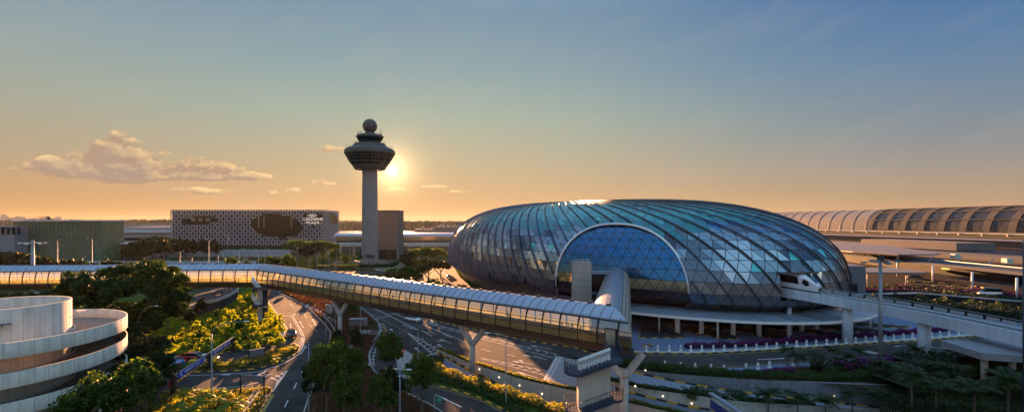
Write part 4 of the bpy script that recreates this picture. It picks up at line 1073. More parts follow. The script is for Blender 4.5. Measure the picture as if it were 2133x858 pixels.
b=MB(); b.box(((A.x+B.x)/2,A.y-1,zat(468,500)),(B.x-A.x,2,1.2),0); b.build('parapet',M['concrete'],t,True)
b=MB(); b.box(((A.x+B.x)/2,A.y-.2,zat(498,500)),(B.x-A.x,.5,3.0),0); b.build('ground_floor_shade',M['black'],t,True)  # black box on the wall front stands in for recess shade
t,A,B,z=block('kiosk','small dark kiosk with a pale flat roof beside the green glass block',252,286,275,508,depth=4,mat=M['dark'],cat='kiosk')
b=MB(); b.box(((A.x+B.x)/2,A.y+2,z+.2),(B.x-A.x+2,6,.4),0); b.build('roof',M['white'],t,True)
t,A,B,z=block('shelter','low curved beige shelter on the far road behind the big tree',284,324,300,519,depth=8,mat=pb('shelter_wall',(.3,.24,.18),.8),cat='shelter')
b=MB(); b.box(((A.x+B.x)/2,A.y+3,z+.2),(B.x-A.x+2,10,.5),0); b.build('roof',M['concrete'],t,True)
# ribbed block right of the tower
t,A,B,z=block('ribbed_block','tall grey ribbed office block just right of the control tower',787,829,330,440,depth=17,mat=pb('ribbed_wall',(.11,.10,.095),.6,.1,var=.1))
b=MB()
for k in range(23): x=A.x+(B.x-A.x)*(k+.5)/23; b.box((x,A.y-.25,z*.5+4.2),(.3,.5,z-9),0)
b.build('fins',pb('fin_grey',(.19,.175,.165),.5,.2),t,True)
b=MB(); b.box(((A.x+B.x)/2,A.y+8.5,z+.3),(B.x-A.x+1,18,.6),0); b.build('roof_edge',M['dark'],t,True)
b=MB(); b.box(((A.x+B.x)/2,A.y-.6,3.0),(B.x-A.x-2,.8,6),0); b.build('ground_floor_shade',M['black'],t,True)  # projecting black box, coloured as the shade of a recess
# long pier with curved roof behind
t,A,B,z=block('pier_building','long low terminal pier with a glowing glass front behind the control tower',700,960,420,500,depth=22,mat=pb('pier_wall',(.10,.08,.06),.7,var=.2))
b=MB(); b.box(((A.x+B.x)/2,A.y-.5,zat(497,420)),(B.x-A.x,1.2,3.2),0); b.build('window_band',pb('pier_glass',(.45,.33,.18),.1,.5),t,True)
b=MB(); c_=[(-.6,zat(494,420)-.2),(-.6,zat(490,420)),(4,zat(487.5,420)+.4),(14,zat(486.5,420)+.6),(24,zat(489,420))]
b.strip([V(A.x-2,A.y+p[0],p[1]) for p in c_],[V(B.x+2,B.y+p[0],p[1]) for p in c_]); b.build('roof',M['roofal'],t,True)
b=MB()
for k in range(50): x=A.x+(B.x-A.x)*k/50; b.box((x,A.y-1.15,zat(497,420)),(.3,.3,3.4),0)
b.build('mullions',M['dark'],t,True)
t,A,B,z=block('viaduct','long pale elevated road deck behind the control tower',690,950,380,507,z0=zat(513,380),depth=12,mat=M['concrete'],cat='viaduct')
b=MB()
for k in range(9): b.box((A.x+5+(B.x-A.x)*k/9,A.y+6,zat(513,380)/2),(2,2,zat(513,380)),0)
b.build('pier',M['concrete'],t,True)
for i,(a,c,p,Y) in enumerate(((863,905,479,620),(905,960,472,620))):
    t,A,B,z=block('far_building',['low far building with rooftop plant left of the big box','far boxy grey building beside the left edge of the dome'][i],a,c,Y,p,depth=30,mat=pb('far_wall',(.16,.14,.12),.8,var=.2,scale=.1))
    b=MB()
    for k in range(6): b.box((A.x+(B.x-A.x)*(k+.5)/6,A.y+5,z+(1+(k*7%3))/2),(3,5,1+(k*7%3)),0)
    b.build('roof_plant',M['steel'],t,True)
# left viaduct
t=thing('viaduct','grey elevated road on piers running behind the footbridge at the left','viaduct',tuple(at(340,285)))
A=at(40,286);B=at(605,280); b=MB(); zt_,zb_=zat(522,283),zat(534,283); b.prism([(A.x,A.y),(B.x,B.y),(B.x,B.y+11),(A.x,A.y+11)],zb_,zt_-1.0,0); b.bar(V(A.x,A.y,zt_-.5),V(B.x,B.y,zt_-.5),.3,1.1); b.bar(V(A.x,A.y+11,zt_-.5),V(B.x,B.y+11,zt_-.5),.3,1.1)
b.build('deck',pb('viaduct_concrete',(.30,.32,.36),.8,stain=.3),t,True)
for k in range(9):
    q=A.lerp(B,(k+.5)/9); b=MB(); b.box((q.x,q.y+5,zb_/2),(1.6,5,zb_),0); b.build('pier',M['concrete'],t,True)
t=thing('viaduct','lower pale blue-grey road parapet just above the footbridge roof at the left','viaduct',tuple(at(200,250)))
A=at(75,248);B=at(600,248); b=MB(); zt_=zat(543.5,248); b.prism([(A.x,A.y),(B.x,B.y),(B.x,B.y+9),(A.x,A.y+9)],zt_-2.0,zt_-.9,0); b.bar(V(A.x,A.y,zt_-.5),V(B.x,B.y,zt_-.5),.3,1.1); b.build('deck',pb('viaduct_blue',(.38,.42,.48),.7,stain=.2),t,True)
for k in range(7):
    q=A.lerp(B,(k+.5)/7); b=MB(); b.box((q.x,q.y+5,(zt_-2)/2),(1.4,4,zt_-2),0); b.build('pier',M['concrete'],t,True)
# skyline and crane
rnd=random.Random(3)
for i in range(13):
    px=4+i*9.5; Y=3200; w=rnd.uniform(4,9); py=(447.5 if i==0 else rnd.uniform(450.5,456.5))
    A=at(px-w/2,Y);B=at(px+w/2,Y); z=zat(py,Y); t=thing('far_tower_block',('%s faint tower block from the left on the hazy skyline'%ORD[i]),'building',((A.x+B.x)/2,Y,0),0,'skyline blocks at the far left')
    b=MB(); b.prism([(A.x,Y),(B.x,Y),(B.x,Y+25),(A.x,Y+25)],0,z,0); b.box(((A.x+B.x)/2,Y+12,z+1.5),((B.x-A.x)*.5,12,3),0); b.build('wall',pb('skyline_wall',(.3,.3,.32),.8,var=.1,scale=.02),t,True)
cr=thing('tower_crane','thin tower crane jib behind the roof of the green glass block','crane',tuple(at(100,560)))
b=MB(); q=at(101,560); zc_=zat(453,560); b.bar(V(q.x,q.y,0),V(q.x,q.y,zc_+1.5),1.2); b.build('mast',M['dark'],cr,True)
b=MB(); b.bar(V(q.x,q.y,zc_+.6),at(76,560,zat(451,560)),.5,.6); b.bar(V(q.x,q.y,zc_),at(105,560,zc_-.5),.8,1.); b.box((q.x,q.y,zc_-.8),(2.6,2,2.2)); b.build('jib',M['dark'],cr,True)
M['canopywhite']=pb('canopy_white',(.16,.16,.18),.8,spec=.1,var=.08,stain=.15)
# ---------------------------------------------------------------- guideway and train
def guideway():
    P=[(1580,118,7.95),(1604,113.5,8.1),(1627,110,8.2),(1660,107,8.05),(1700,104.5,7.74),(1765,102,6.97),(1850,94.2,6.9),(1925,87.8,6.85),(2030,79,6.85),(2133,71.6,6.85),(2260,63,6.85)]
    pts=[at(px,Y,z) for px,Y,z in P]+[V(71.5,44,6.8)]
    t=thing('train_guideway','pale concrete elevated train guideway running from the dome to the right edge','guideway',tuple(pts[3]))
    m=pb('guideway_concrete',(.50,.55,.63),.75,var=.06,stain=.25)
    L_=offs(pts,1.5); Rr=offs(pts,-1.5); b=MB()
    up=lambda P,h:[p+V(0,0,h) for p in P]
    for A,B in((L_,up(L_,1.9)),(up(Rr,1.9),Rr),(up(L_,1.9),up(offs(pts,1.2),1.9)),(up(offs(pts,-1.2),1.9),up(Rr,1.9)),(up(offs(pts,1.2),1.9),up(offs(pts,1.2),1.45)),(up(offs(pts,-1.2),1.45),up(offs(pts,-1.2),1.9)),(up(offs(pts,1.2),1.45),up(offs(pts,-1.2),1.45)),(Rr,L_)): b.strip(A,B)
    b.build('beam',m,t,True)
    r=MB()
    for o_ in(-.9,.9):
        q=up(offs(pts,o_),1.7)
        for a,c in zip(q,q[1:]): r.bar(a,c,.3,.35)
    r.build('running_rail',M['steel'],t,True)
    w=MB(); q=up(offs(pts,1.9),2.0)
    for a,c in zip(q,q[1:]):
        w.bar(a-V(0,0,.15),c-V(0,0,.15),.9,.12)
        n=max(1,int((c-a).length/2.4))
        for k in range(n):
            e=a.lerp(c,k/n); f=a.lerp(c,(k+.82)/n); w.bar(e+V(0,0,.35),f+V(0,0,.35),.06,.55)
        w.bar(a+V(0,0,.9),c+V(0,0,.9),.07,.07)
    w.build('walkway_screen',pb('screen_grey',(.30,.31,.34),.6,.2),t,True)
    j=MB()
    for px,Y in((1742,104.6),(1990,82)): 
        q=at(px,Y,6.8); j.box((q.x-1.3,q.y-.9,q.z+1.4),(.06,.5,1.0),0); j.box((q.x-1.3,q.y-.9,q.z+.5),(.06,.5,.9),0)
    for px,Y,w_ in((1644,108.6,.45),(1765,102,.95),(1925,87.8,.95)):
        q=at(px,Y); c=MB(); c.tube([V(q.x,q.y,-.1),V(q.x,q.y,8.1 if Y>105 else 7.0)],w_,20,0); c.build('pillar',m,t,True)
    q=V(71.6,62,0); c=MB(); c.tube([q,q+V(0,0,6.8)],.95,20,0); c.build('pillar',m,t,True)
    # train
    a=at(1709,104.1,9.45); d=(at(1648,108.2,9.95)-a).normalized(); n=V(-d.y,d.x,0)
    tr=thing('people_mover_train','white and black driverless train coming out of the dome on the guideway','train',tuple(a))
    prof=[(-1.25,0),(-1.35,.5),(-1.35,2.3),(-1.1,2.95),(-.6,3.15),(.6,3.15),(1.1,2.95),(1.35,2.3),(1.35,.5),(1.25,0)]
    def sec(s,top=1.,w=1.,zz=0.): return [a+d*s+n*(x*w)+V(0,0,.35+zz+z*top) for x,z in prof]
    secs=[sec(.1,.42,.78),sec(.5,.55,.88),sec(1.7,.86,.96),sec(2.6,.97,1),sec(3.4),sec(15)]
    b=MB(); ids=[[b.vert(p) for p in s_] for s_ in secs]
    for q0,q1 in zip(ids,ids[1:]):
        for i in range(len(prof)): 
            k=(i+1)%len(prof); b.face((q0[i],q1[i],q1[k],q0[k]),0,i in(2,3,4,5,6))
    b.face(ids[0]); b.face(ids[-1][::-1]); b.build('body',pb('train_white',(.72,.74,.80),.2,.2,var=0),tr,True)
    w=MB(); dg=pb('train_side_glass',(.006,.007,.01),.35,0,var=0,spec=.15)
    for sg in(-1,1):
        p=lambda s,z,o=1.37:a+d*s+n*(o*sg)+V(0,0,.35+z)
        w.poly([p(3.6,1.0),p(15,1.0),p(15,2.5),p(3.9,2.5)][::sg]); w.poly([p(1.6,1.1,1.34),p(2.3,.8,1.36),p(3.1,1.3,1.38),p(2.7,2.2,1.37),p(1.9,1.9,1.33)][::sg])
    w.build('side_window',dg,tr,True)
    s=MB(); p=lambda s_,x,z:a+d*s_+n*x+V(0,0,.37+z)
    s.poly([p(.42,-.95,1.72),p(.42,.95,1.72),p(1.65,1.0,2.75),p(2.5,.6,3.08),p(2.5,-.6,3.08),p(1.65,-1.0,2.75)][::-1]); s.build('windscreen',pb('train_glass',(.03,.08,.2),.06,.5,var=0),tr,True)
    u=MB(); u.bar(a+d*.3+V(0,0,.15),a+d*15+V(0,0,.15),2.0,.4); u.bar(a+d*.0+V(0,0,.75),a+d*.12+V(0,0,.75),1.7,.5); u.build('undercarriage',M['black'],tr,True)
guideway()
# ---------------------------------------------------------------- terminal at the right
def terminal():
    t=thing('terminal_building','long airport terminal at the right with ribbed barrel roof above stacked grey eaves','terminal building',(230,300,0))
    fb=-.132
    def L3(a,Y,z): return V(a+fb*Y,Y,z)
    aR,zR=347,33.6; aE,zE=332,17.0
    # vault: from ridge to eave as a quarter ellipse
    def vp(s,Y,o=0.): # s 0 eave, 1 ridge
        an=s*math.pi/2; return L3(aE-o*math.cos(an)+ (aR-aE)*(1-math.cos(an)),Y,zE+(zR-zE)*math.sin(an)+o*math.sin(an))
    ysp=400.; S=[i/14 for i in range(15)]
    m=pb('vault_panels',(.19,.19,.20),.7,0,spec=.1,var=.08,scale=.1); md=pb('vault_dark_glass',(.035,.04,.045),.25,.3,var=.3,scale=.2); mr=pb('vault_rib',(.085,.082,.08),.8,0,spec=.1); mt=pb('vault_net',(.05,.05,.047),.8,0,spec=.1,var=.1,scale=.2)
    b=MB()
    b2=MB()
    for a,c in zip(S,S[1:]): b.strip([vp(a,ysp),vp(a,760)],[vp(c,ysp),vp(c,760)]); 
    b.poly([vp(s_,ysp) for s_ in S]+[L3(aR,ysp,zE)]); b.strip([L3(aR,180,zR),L3(aR,760,zR)],[L3(aR+40,180,zR-2),L3(aR+40,760,zR-2)]); b.build('vault_roof',m,t,True)
    for a,c in zip(S,S[1:]): b2.strip([vp(a,180,-.4),vp(a,ysp,-.4)],[vp(c,180,-.4),vp(c,ysp,-.4)],0 if a<.62 else 1)
    b2.build('vault_glazing',[md,mt],t,True)
    fr=MB(); Y=183.
    while Y<ysp:
        for a,c in zip(S,S[1:]): fr.strip([vp(a,Y,.05),vp(a,Y+4.5,.05)],[vp(c,Y,.05),vp(c,Y+4.5,.05)])
        Y+=14.3
    for s_ in(.02,.33,.62,.97): 
        fr.bar(vp(s_,180,.15),vp(s_,ysp,.15),.5,.5)
    fr.build('vault_frames',mr,t,True)
    r=MB(); Y=ysp+4
    while Y<750:
        for a,c in zip(S,S[1:]): r.bar(vp(a,Y,.1),vp(c,Y,.1),.28,.3)
        Y+=13
    for k in range(7): r.bar(vp(.05+k*.055,ysp,.1),vp(.05+k*.055,740,.1),.2,.2)
    r.build('vault_ribs',pb('rib_brown',(.09,.08,.075),.6,.2),t,True)
    e=MB(); e.bar(L3(aE-1,180,zE-.2),L3(aE-1,760,zE-.2),1.2,.9); Y=186
    while Y<740: e.bar(L3(aE-1.6,Y,zE-.2),L3(aE-1.6,Y,zE-2),.6,.9); Y+=14.3
    e.build('eave_gutter',M['concrete'],t,True)
    # steps of the building below: (a, z_top, z_bot, material, Y0, Y1) facing left
    grey=pb('terminal_grey',(.085,.088,.105),.7,var=.1,stain=.25); brown=pb('terminal_drum',(.10,.085,.075),.75,var=.12,scale=.15,stain=.15); blue=pb('terminal_blue_glass',(.06,.12,.20),.15,.4,var=.3,scale=.1)
    hed=MB(); hed.bar(L3(aE-4,185,zE-2.2),L3(aE-4,700,zE-2.2),3.5,1.2); o=hed.build('roof_planting',pb('roof_planting',(.10,.055,.03),.9,var=.6,scale=.6,col2=(.05,.06,.02)),t,True)
    def layer(name,a,w,zt,zb,m,Y0=150,Y1=620): b=MB(); b.prism([tuple(L3(a,Y0,0))[:2],tuple(L3(a+w,Y0,0))[:2],tuple(L3(a+w,Y1,0))[:2],tuple(L3(a,Y1,0))[:2]],zb,zt,0); b.build(name,m,t,True)
    layer('parapet_wall',300,34,13.8,9.6,grey); layer('roof_slab',296,30,zE-3.1,13.8,pb('slab_dark',(.10,.12,.16),.6),)
    layer('clerestory',303,30,9.6,8.6,M['black'])
    layer('lower_roof',258,45,9.0,8.2,blue,150,300); layer('lower_roof',252,52,9.3,8.2,grey,300,620); layer('plant_room',262,20,13.2,9.3,pb('plant_room',(.11,.10,.10),.7,stain=.1),262,322)
    # rolled concrete drum fascia
    d=MB(); seg=12
    for i in range(seg):
        a0=-math.pi/2+math.pi*i/seg; a1=-math.pi/2+math.pi*(i+1)/seg; f=lambda an,Y: L3(256-3.4*math.cos(an),Y,5.9+2.9*math.sin(an)) 
        d.strip([f(a0,130),f(a0,620)],[f(a1,130),f(a1,620)],0,True)
    d.build('rounded_fascia',brown,t,True)
    layer('upper_recess',262,6,4.5,0,M['black'],130,620)
    t2=thing('departure_canopy','long flat grey entrance canopy on slim columns along the right terminal','canopy',(150,170,3))
    can=pb('canopy_grey',(.07,.08,.105),.8,0,spec=.1,stain=.2)
    def C3(a,Y,z): return V(a+.05*Y,Y,z)
    b=MB(); b.prism([tuple(C3(139,120,0))[:2],tuple(C3(150,120,0))[:2],tuple(C3(150,250,0))[:2],tuple(C3(139,250,0))[:2]],8.6,9.5,0); b.build('roof',can,t2,True)
    b=MB(); b.bar(C3(142,120,10.5),C3(142,250,10.5),.3,.3)
    for Y in range(125,250,12): b.bar(C3(141,Y,9.5),C3(146,Y+3,12.2),.22)
    b.build('stays',M['steel'],t2,True)
    for px,Y in((1943,178),(2025,156),(2118,140)):
        q=at(px,Y); b=MB(); b.tube([V(q.x,q.y,3),V(q.x,q.y,8.7)],.28,12,0); b.build('column',M['white'],t2,True)
    for px,Y in((1905,230),(1990,205),(2098,180)):
        q=at(px,Y,10.3); b=MB(); b.box(q,(2.2,2.2,1.8),0); b.build('light_well',pb('well_green',(.40,.50,.44),.5,var=0),t2,True)
    layer2=MB(); layer2.prism([tuple(C3(163,110,0))[:2],tuple(C3(170,110,0))[:2],tuple(C3(170,420,0))[:2],tuple(C3(163,420,0))[:2]],3,8.6,0); layer2.build('hall_shade_backing',pb('open_hall_shade',(.006,.007,.009),.6,.0,var=.5,scale=.3,spec=.05),t2,True)  # near-black backing stands in for the shade inside the open hall
    sg=MB(); q=C3(158,186,7.0); sg.box((157.5,186,7.0),(.3,3.2,.4)); sg.build('lit_sign',pb('lit_sign',(.5,.4,.05),.5,var=0,emit=(1,.75,.15),es=.25),t2,True)
    for nm,lab,pp,z,cols in(('flat_canopy','upper broad white flat canopy beside the right flank of the dome',[(1735,508),(1840,510),(1960,527),(1948,529),(1870,529.5),(1735,519)],11.9,[(1870,3)]),('flat_canopy','lower small white flat canopy near the flower beds right of the dome',[(1803,557),(1860,557),(1931,566),(1925,567.5),(1784,566.5)],7.7,[(1807,3),(1888,3)])):
        tt=thing(nm,lab,'canopy',tuple(G(*pp[2],z))); P=ccw([G(*p,z) for p in pp]); b=MB(); b.prism(P,z-.45,z,0); b.build('roof',M['canopywhite'],tt,True)
        for px,z0 in cols:
            Y=F*(CH-z)/((pp[3][1]+pp[4][1])/2-HZ)*.985*1.05; q=at(px,Y); b=MB(); b.tube([V(q.x,q.y,z0),V(q.x,q.y,z-.4)],.35 if z>9 else .2,12,0); b.build('column',M['white'],tt,True)
    # raised terminal road
    pl=[G(1700,607,3),G(1780,615,3),G(1912,612,3),G(2133,630,3),V(150,110,3),V(260,110,3),V(300,420,3),V(120,420,3)]
    b=MB(); b.prism(ccw(pl),1.6,3.0,0); b.build
    o=b.build('terminal_road',pb('terminal_asphalt',(.022,.022,.026),.95,spec=.05)); tag(o,kind='structure')
    b=MB(); P=[G(1700,607,3),G(1780,614,3),G(1912,611,3),G(2133,629,3),V(150,110,3)]; 
    for a,c in zip(P,P[1:]): b.bar(a+V(0,-.2,-.6),c+V(0,-.2,-.6),.5,1.9)
    tag(b.build('parapet_wall',pb('parapet_blue',(.34,.37,.43),.7,stain=.3)),'long pale parapet wall below the magenta flower beds at the right','wall')
    b=MB(); b.prism(ccw([V(95,150,0),V(118,140,0),V(152,128,0),V(200,110,0),V(220,300,0),V(100,300,0)]),0,1.7,0); tag(b.build('undercroft_shade',M['black']),kind='structure')  # solid black block; the darkness under the deck is its colour
    # small dark lobby next to the dome
    tt=thing('lobby_block','small dark grey lobby block beside the right foot of the dome','building',tuple(at(1780,150))); A=at(1760,150);B=at(1803,150); b=MB(); b.prism([(A.x,A.y),(B.x,B.y),(B.x+2,B.y+12),(A.x+2,A.y+12)],0,zat(554,150),0); b.build('wall',pb('lobby_wall',(.11,.12,.15),.5),tt,True); b=MB(); b.box((B.x-4,B.y-.1,4.3),(3,.3,3.2)); b.build('door',M['black'],tt,True)
terminal()
def kerb3(P): kerb(P,seg=1.6)
kerb([G(1890,587,3),G(1950,589,3),G(2030,597,3),G(2075,604,3)],seg=2.2,h=.3,w=.4)
# near right canopy building
tt=thing('drop_off_shelter','grey slatted flat-roofed shelter on round pillars at the right edge','shelter',tuple(at(2060,64)))
P=[at(1958,66,4.2)]; P=[G(1962,709,5.9),G(2133,703,5.9),V(85,78,5.9),V(90,60,5.9),G(2133,741,5.9),G(2045,735,5.9)]
b=MB(); b.prism(ccw(P),5.35,5.9,0); b.build('roof',stripemat('slatted_roof',(.26,.27,.31),(.18,.19,.22),1.2,'X'),tt,True)
b=MB(); Q=ccw(P)
for a,c in zip(Q,Q[1:]+Q[:1]): b.bar(V(a.x,a.y,5.5),V(c.x,c.y,5.5),.35,.95)
b.build('fascia',pb('fascia_grey',(.22,.23,.26),.6),tt,True)
for px in(2050,2108):
    q=at(px,72 if px<2100 else 71); b=MB(); b.tube([V(q.x,q.y,-.1),V(q.x,q.y,5.4)],.42,16,0); b.build('pillar',M['concrete'],tt,True)
b=MB(); b.box((74,76,2.0),(16,.4,4)); b.build('back_wall',M['black'],tt,True)
# ---------------------------------------------------------------- bollards
def bollard_row(pts,label,group,z=.13):
    me=None
    for i,(px,py) in enumerate(pts):
        if me is None:
            b=MB(); b.lathe([(.30,0),(.28,.25),(.22,.27),(.17,.9),(.19,.95),(.19,1.05),(.15,1.12),(0.01,1.14)],12,(0,0,0),0); me=b.mesh('bollard',[M['bollard']])
            r=MB(); r.lathe([(.225,.45),(.212,.58)],12,(0,0,0),0,False); mr=r.mesh('bollard_band',[M['steel']])
        o=obj('bollard',me); p=G(px,py,z); o.location=p; tag(o,label%ordn(i),'bollard',group); obj('reflective_band',mr,o)
far=[(1346,731),(1370,731),(1394,731),(1418,731),(1439,731),(1462,731),(1486,731),(1508.6,730.5),(1532,730),(1554,729),(1576,728),(1597,726.5),(1618,725),(1639,723.5),(1659.6,721),(1680,720),(1700,719),(1722,717.5),(1741.6,716),(1762,715),(1782,713.5),(1803,712),(1822.5,710.5),(1843.5,709),(1861.6,707.5),(1881.7,706),(1900.7,704),(1940,702),(1958,700.5),(1977,699),(1996,697)]
bollard_row(far,'%s white bollard from the left in the far row before the forecourt','white bollards along the far kerb')
nearb=[(1385,765),(1418,768.5),(1448,770.5),(1481,772.5),(1508,774),(1554,771),(1579,769),(1603,766),(1652,761)]
bollard_row(nearb,'%s white bollard from the left in the near row above the long hedge','white bollards above the long hedge')
for i,(px,py) in enumerate(((845,692),(880,708),(897,722),(786+0,0))[:3]+((1365,0),)[:0]):
    pass
bp=[(847,692),(881,713),(898,725),(907,731),(830,662),(868,676),(890,690)]
for i,(px,py) in enumerate(bp):
    if i==0:
        b=MB(); b.tube([V(0,0,0),V(0,0,1.0)],.06,8,0); me0=b.mesh('post',[pb('orange_post',(.25,.08,.03),.5,var=.1)]); b=MB(); b.lathe([(.075,.65),(.075,.85)],8,(0,0,0),0,False); me1=b.mesh('band',[M['white']])
    o=obj('marker_post',me0); o.location=G(px,py); tag(o,'%s slim lane marker post on the wide road, counted as built along its hatching'%ordn(i) if False else '%s slim dark lane marker post on the wide grey road'%['nearest-left','middle','next-to-last','last','farthest','upper middle','upper right'][i],'post','lane marker posts'); obj('reflective_band',me1,o)
# ---------------------------------------------------------------- street lamps
def lamp(px,py,pt,hx,hy,label,r_=.09,z0=0,single=True,curve=True,group='street lamps',col='steel',Y=None):
    p=G(px,py,z0) if Y is None else at(px,Y,z0); Y=p.y; zt=zat(pt,Y); hX=(hx-1066.5)*Y/F; zh=zat(hy,Y)
    r_*=.72; t=thing('street_lamp',label,'street lamp',tuple(p),0,group); m=M[col]
    b=MB(); b.tube([(0,0,-.1),(0,0,.0),(0,0,zt-p.z)],[r_*1.3,r_*1.3,r_*.75],8,0); b.build('pole',m,t)
    dx=hX-p.x; b=MB(); z1=zt-p.z; z2=zh-p.z
    pts=[(0,0,z1-.02)]+[(dx*(1-math.cos(f*math.pi/2))*.9 if curve else dx*f*.9,0,z1+(z2-z1)*(math.sin(f*math.pi/2) if curve else f)) for f in(.2,.4,.6,.8,1.)]
    b.tube(pts,r_*.6,8,0); b.build('arm',m,t)
    b=MB(); s=1 if dx>0 else -1; hl=max(.75,r_*8); c=V(dx,0,z2)
    prof=[(0,.05),(.15,.14),(.5,.17),(.85,.12),(1,.03)]; pl=[]
    b.tube([c+V(s*(f-.35)*hl,0,.0) for f,_ in prof],[w*hl*.75 for _,w in prof],8,0); b.build('lamp_head',M['white'],t)
    return t
LN=[(288,728,668,325,637,'curved street lamp at the left in front of the big dark tree',.11),
(441,831,695,512,669,'tall street lamp crossing the blue banners with its arm reaching right',.12),
(643,868,712,590,695,'street lamp beside the central trees with its arm over the red car',.10),
(679,702,650,640,639,'street lamp on the bank right of the left road with its arm reaching left',.09),
(698,694,622,661,607,'street lamp under the footbridge left of its second support',.09),
(751,726,645,787,629,'street lamp by the grey cabinet with its arm reaching right',.09),
(871,766,692,898,671,'street lamp beside the small red sign with its arm reaching right',.09),
(1054,843,703,1016,693,'street lamp on the golden hedge with its arm reaching left',.10),
(788,683,640,790,638,'short bare post standing by the bend of the wide road',.07)]
for a in LN: lamp(*a[:6],r_=a[6])
# near lamp whose glowing head leans to the camera
t=lamp(833,900,757,850,769,'street lamp with its head gilded by the sun leaning right',.10); 
Yl=G(833,900).y
if False: p0=V(at(838,Yl).x-at(833,Yl).x,0,zat(757,Yl)); p1=V(at(850,Yl).x-at(833,Yl).x,-.6,zat(769,Yl)); b.tube([p0,p1],.07,8); b.tube([p1,p1+V(.35,-.1,-.12),p1+V(.75,-.2,-.2)],[.16,.24,.08],8); b.build('head_bracket',M['white'],t)
FL=[(49,505,497,None),(120,552,500,1),(192,552,499,-1),(172,552,535,1),(259,520,499,-1),(349,520,498,-1),(375,549,524,1),(435,549,499,-1),(437,520,498,1),(475,517,490,-1),(498,545,522,1),(400,549,536,-1),(538.7,548,521,-1),(560,546,517,-1),(586,545,521,1),(591,552,527,1),(620,548,514,-1),(660,556,520,-1),(684,556,518,-1),(728,510,498,1),(827.7,532,505,1),(552,546,532,1),(508,546,533,1),(470,548,536,-1),(455,548,531,1),(300,546,537,1),(225,548,536,-1),(646,560,533,1),(610,556,537,-1),(700,548,520,1)]
for i,(px,pf,ptp,sd) in enumerate(sorted(FL,key=lambda a:a[0])):
    Y={True:270.}.get(pf<525,185.) if pf<535 or px<560 else 225.
    if 520<pf<535: Y=290.
    sd=sd or 1; k=Y/F; z0=0; lamp(px,pf,ptp,px+sd*(5 if i%3 else 9),ptp-(1 if i%3 else 3),'%s of the distant street lamps beyond the footbridge, counted from the left'%ordn(i),.10,0,curve=bool(i%2),group='distant street lamps beyond the footbridge',Y=Y)
# high masts
def mast(px,Y,zt,zf,label,w,hw,dark):
    p=at(px,Y,zf); t=thing('high_mast_light',label,'light mast',tuple(p)); b=MB(); b.tube([(0,0,-.1),(0,0,zt-zf)],[w,w*.75],12); b.build('mast',M['steel'],t)
    b=MB(); h=zt-zf
    n=12; pts=[V(hw*.45*math.cos(2*math.pi*i/n),hw*.45*math.sin(2*math.pi*i/n),h-.6) for i in range(n+1)]
    for q,r in zip(pts,pts[1:]): b.bar(q,r,.1)
    for i in range(0,n,3): b.bar(V(0,0,h-.5),pts[i],.1)
    b.box((0,0,h-.1),(.7,.6,.8)); b.build('head_frame',M['dark'] if dark else M['steel'],t)
    for i in range(8):
        a=2*math.pi*i/8+.2; f=MB(); c=V(hw*(.5+.5*(i%2))*math.cos(a),hw*.6*math.sin(a),h-.7-.25*(i%3==0)); f.box(c,(.75,.6,.3),0,rz=a); f.bar(V(0,0,h-.4),c,.07); f.build('floodlight',M['steel'] if dark else M['white'],t)
    b=MB(); b.box((0,0,.2),(w*4,w*4,.5)); b.build('base',M['concrete'],t)
mast(1834,81.8,18.4,0,'tall grey high mast with a ring of floodlights before the dome right side',.30,2.5,True)
mast(68,172,17.6,0,'white-headed high mast with floodlights at the far left',.6,4.3,False)
b=MB(); q=at(2132.6,60); t=thing('steel_pole','dark steel pole running up the right edge of view','pole',tuple(q)); b.tube([(0,0,-.1),(0,0,zat(500,60))],[.13,.11],10); b.build('shaft',M['navy'],t); b=MB(); b.box((0,0,.1),(.6,.6,.3)); b.build('base',M['concrete'],t)
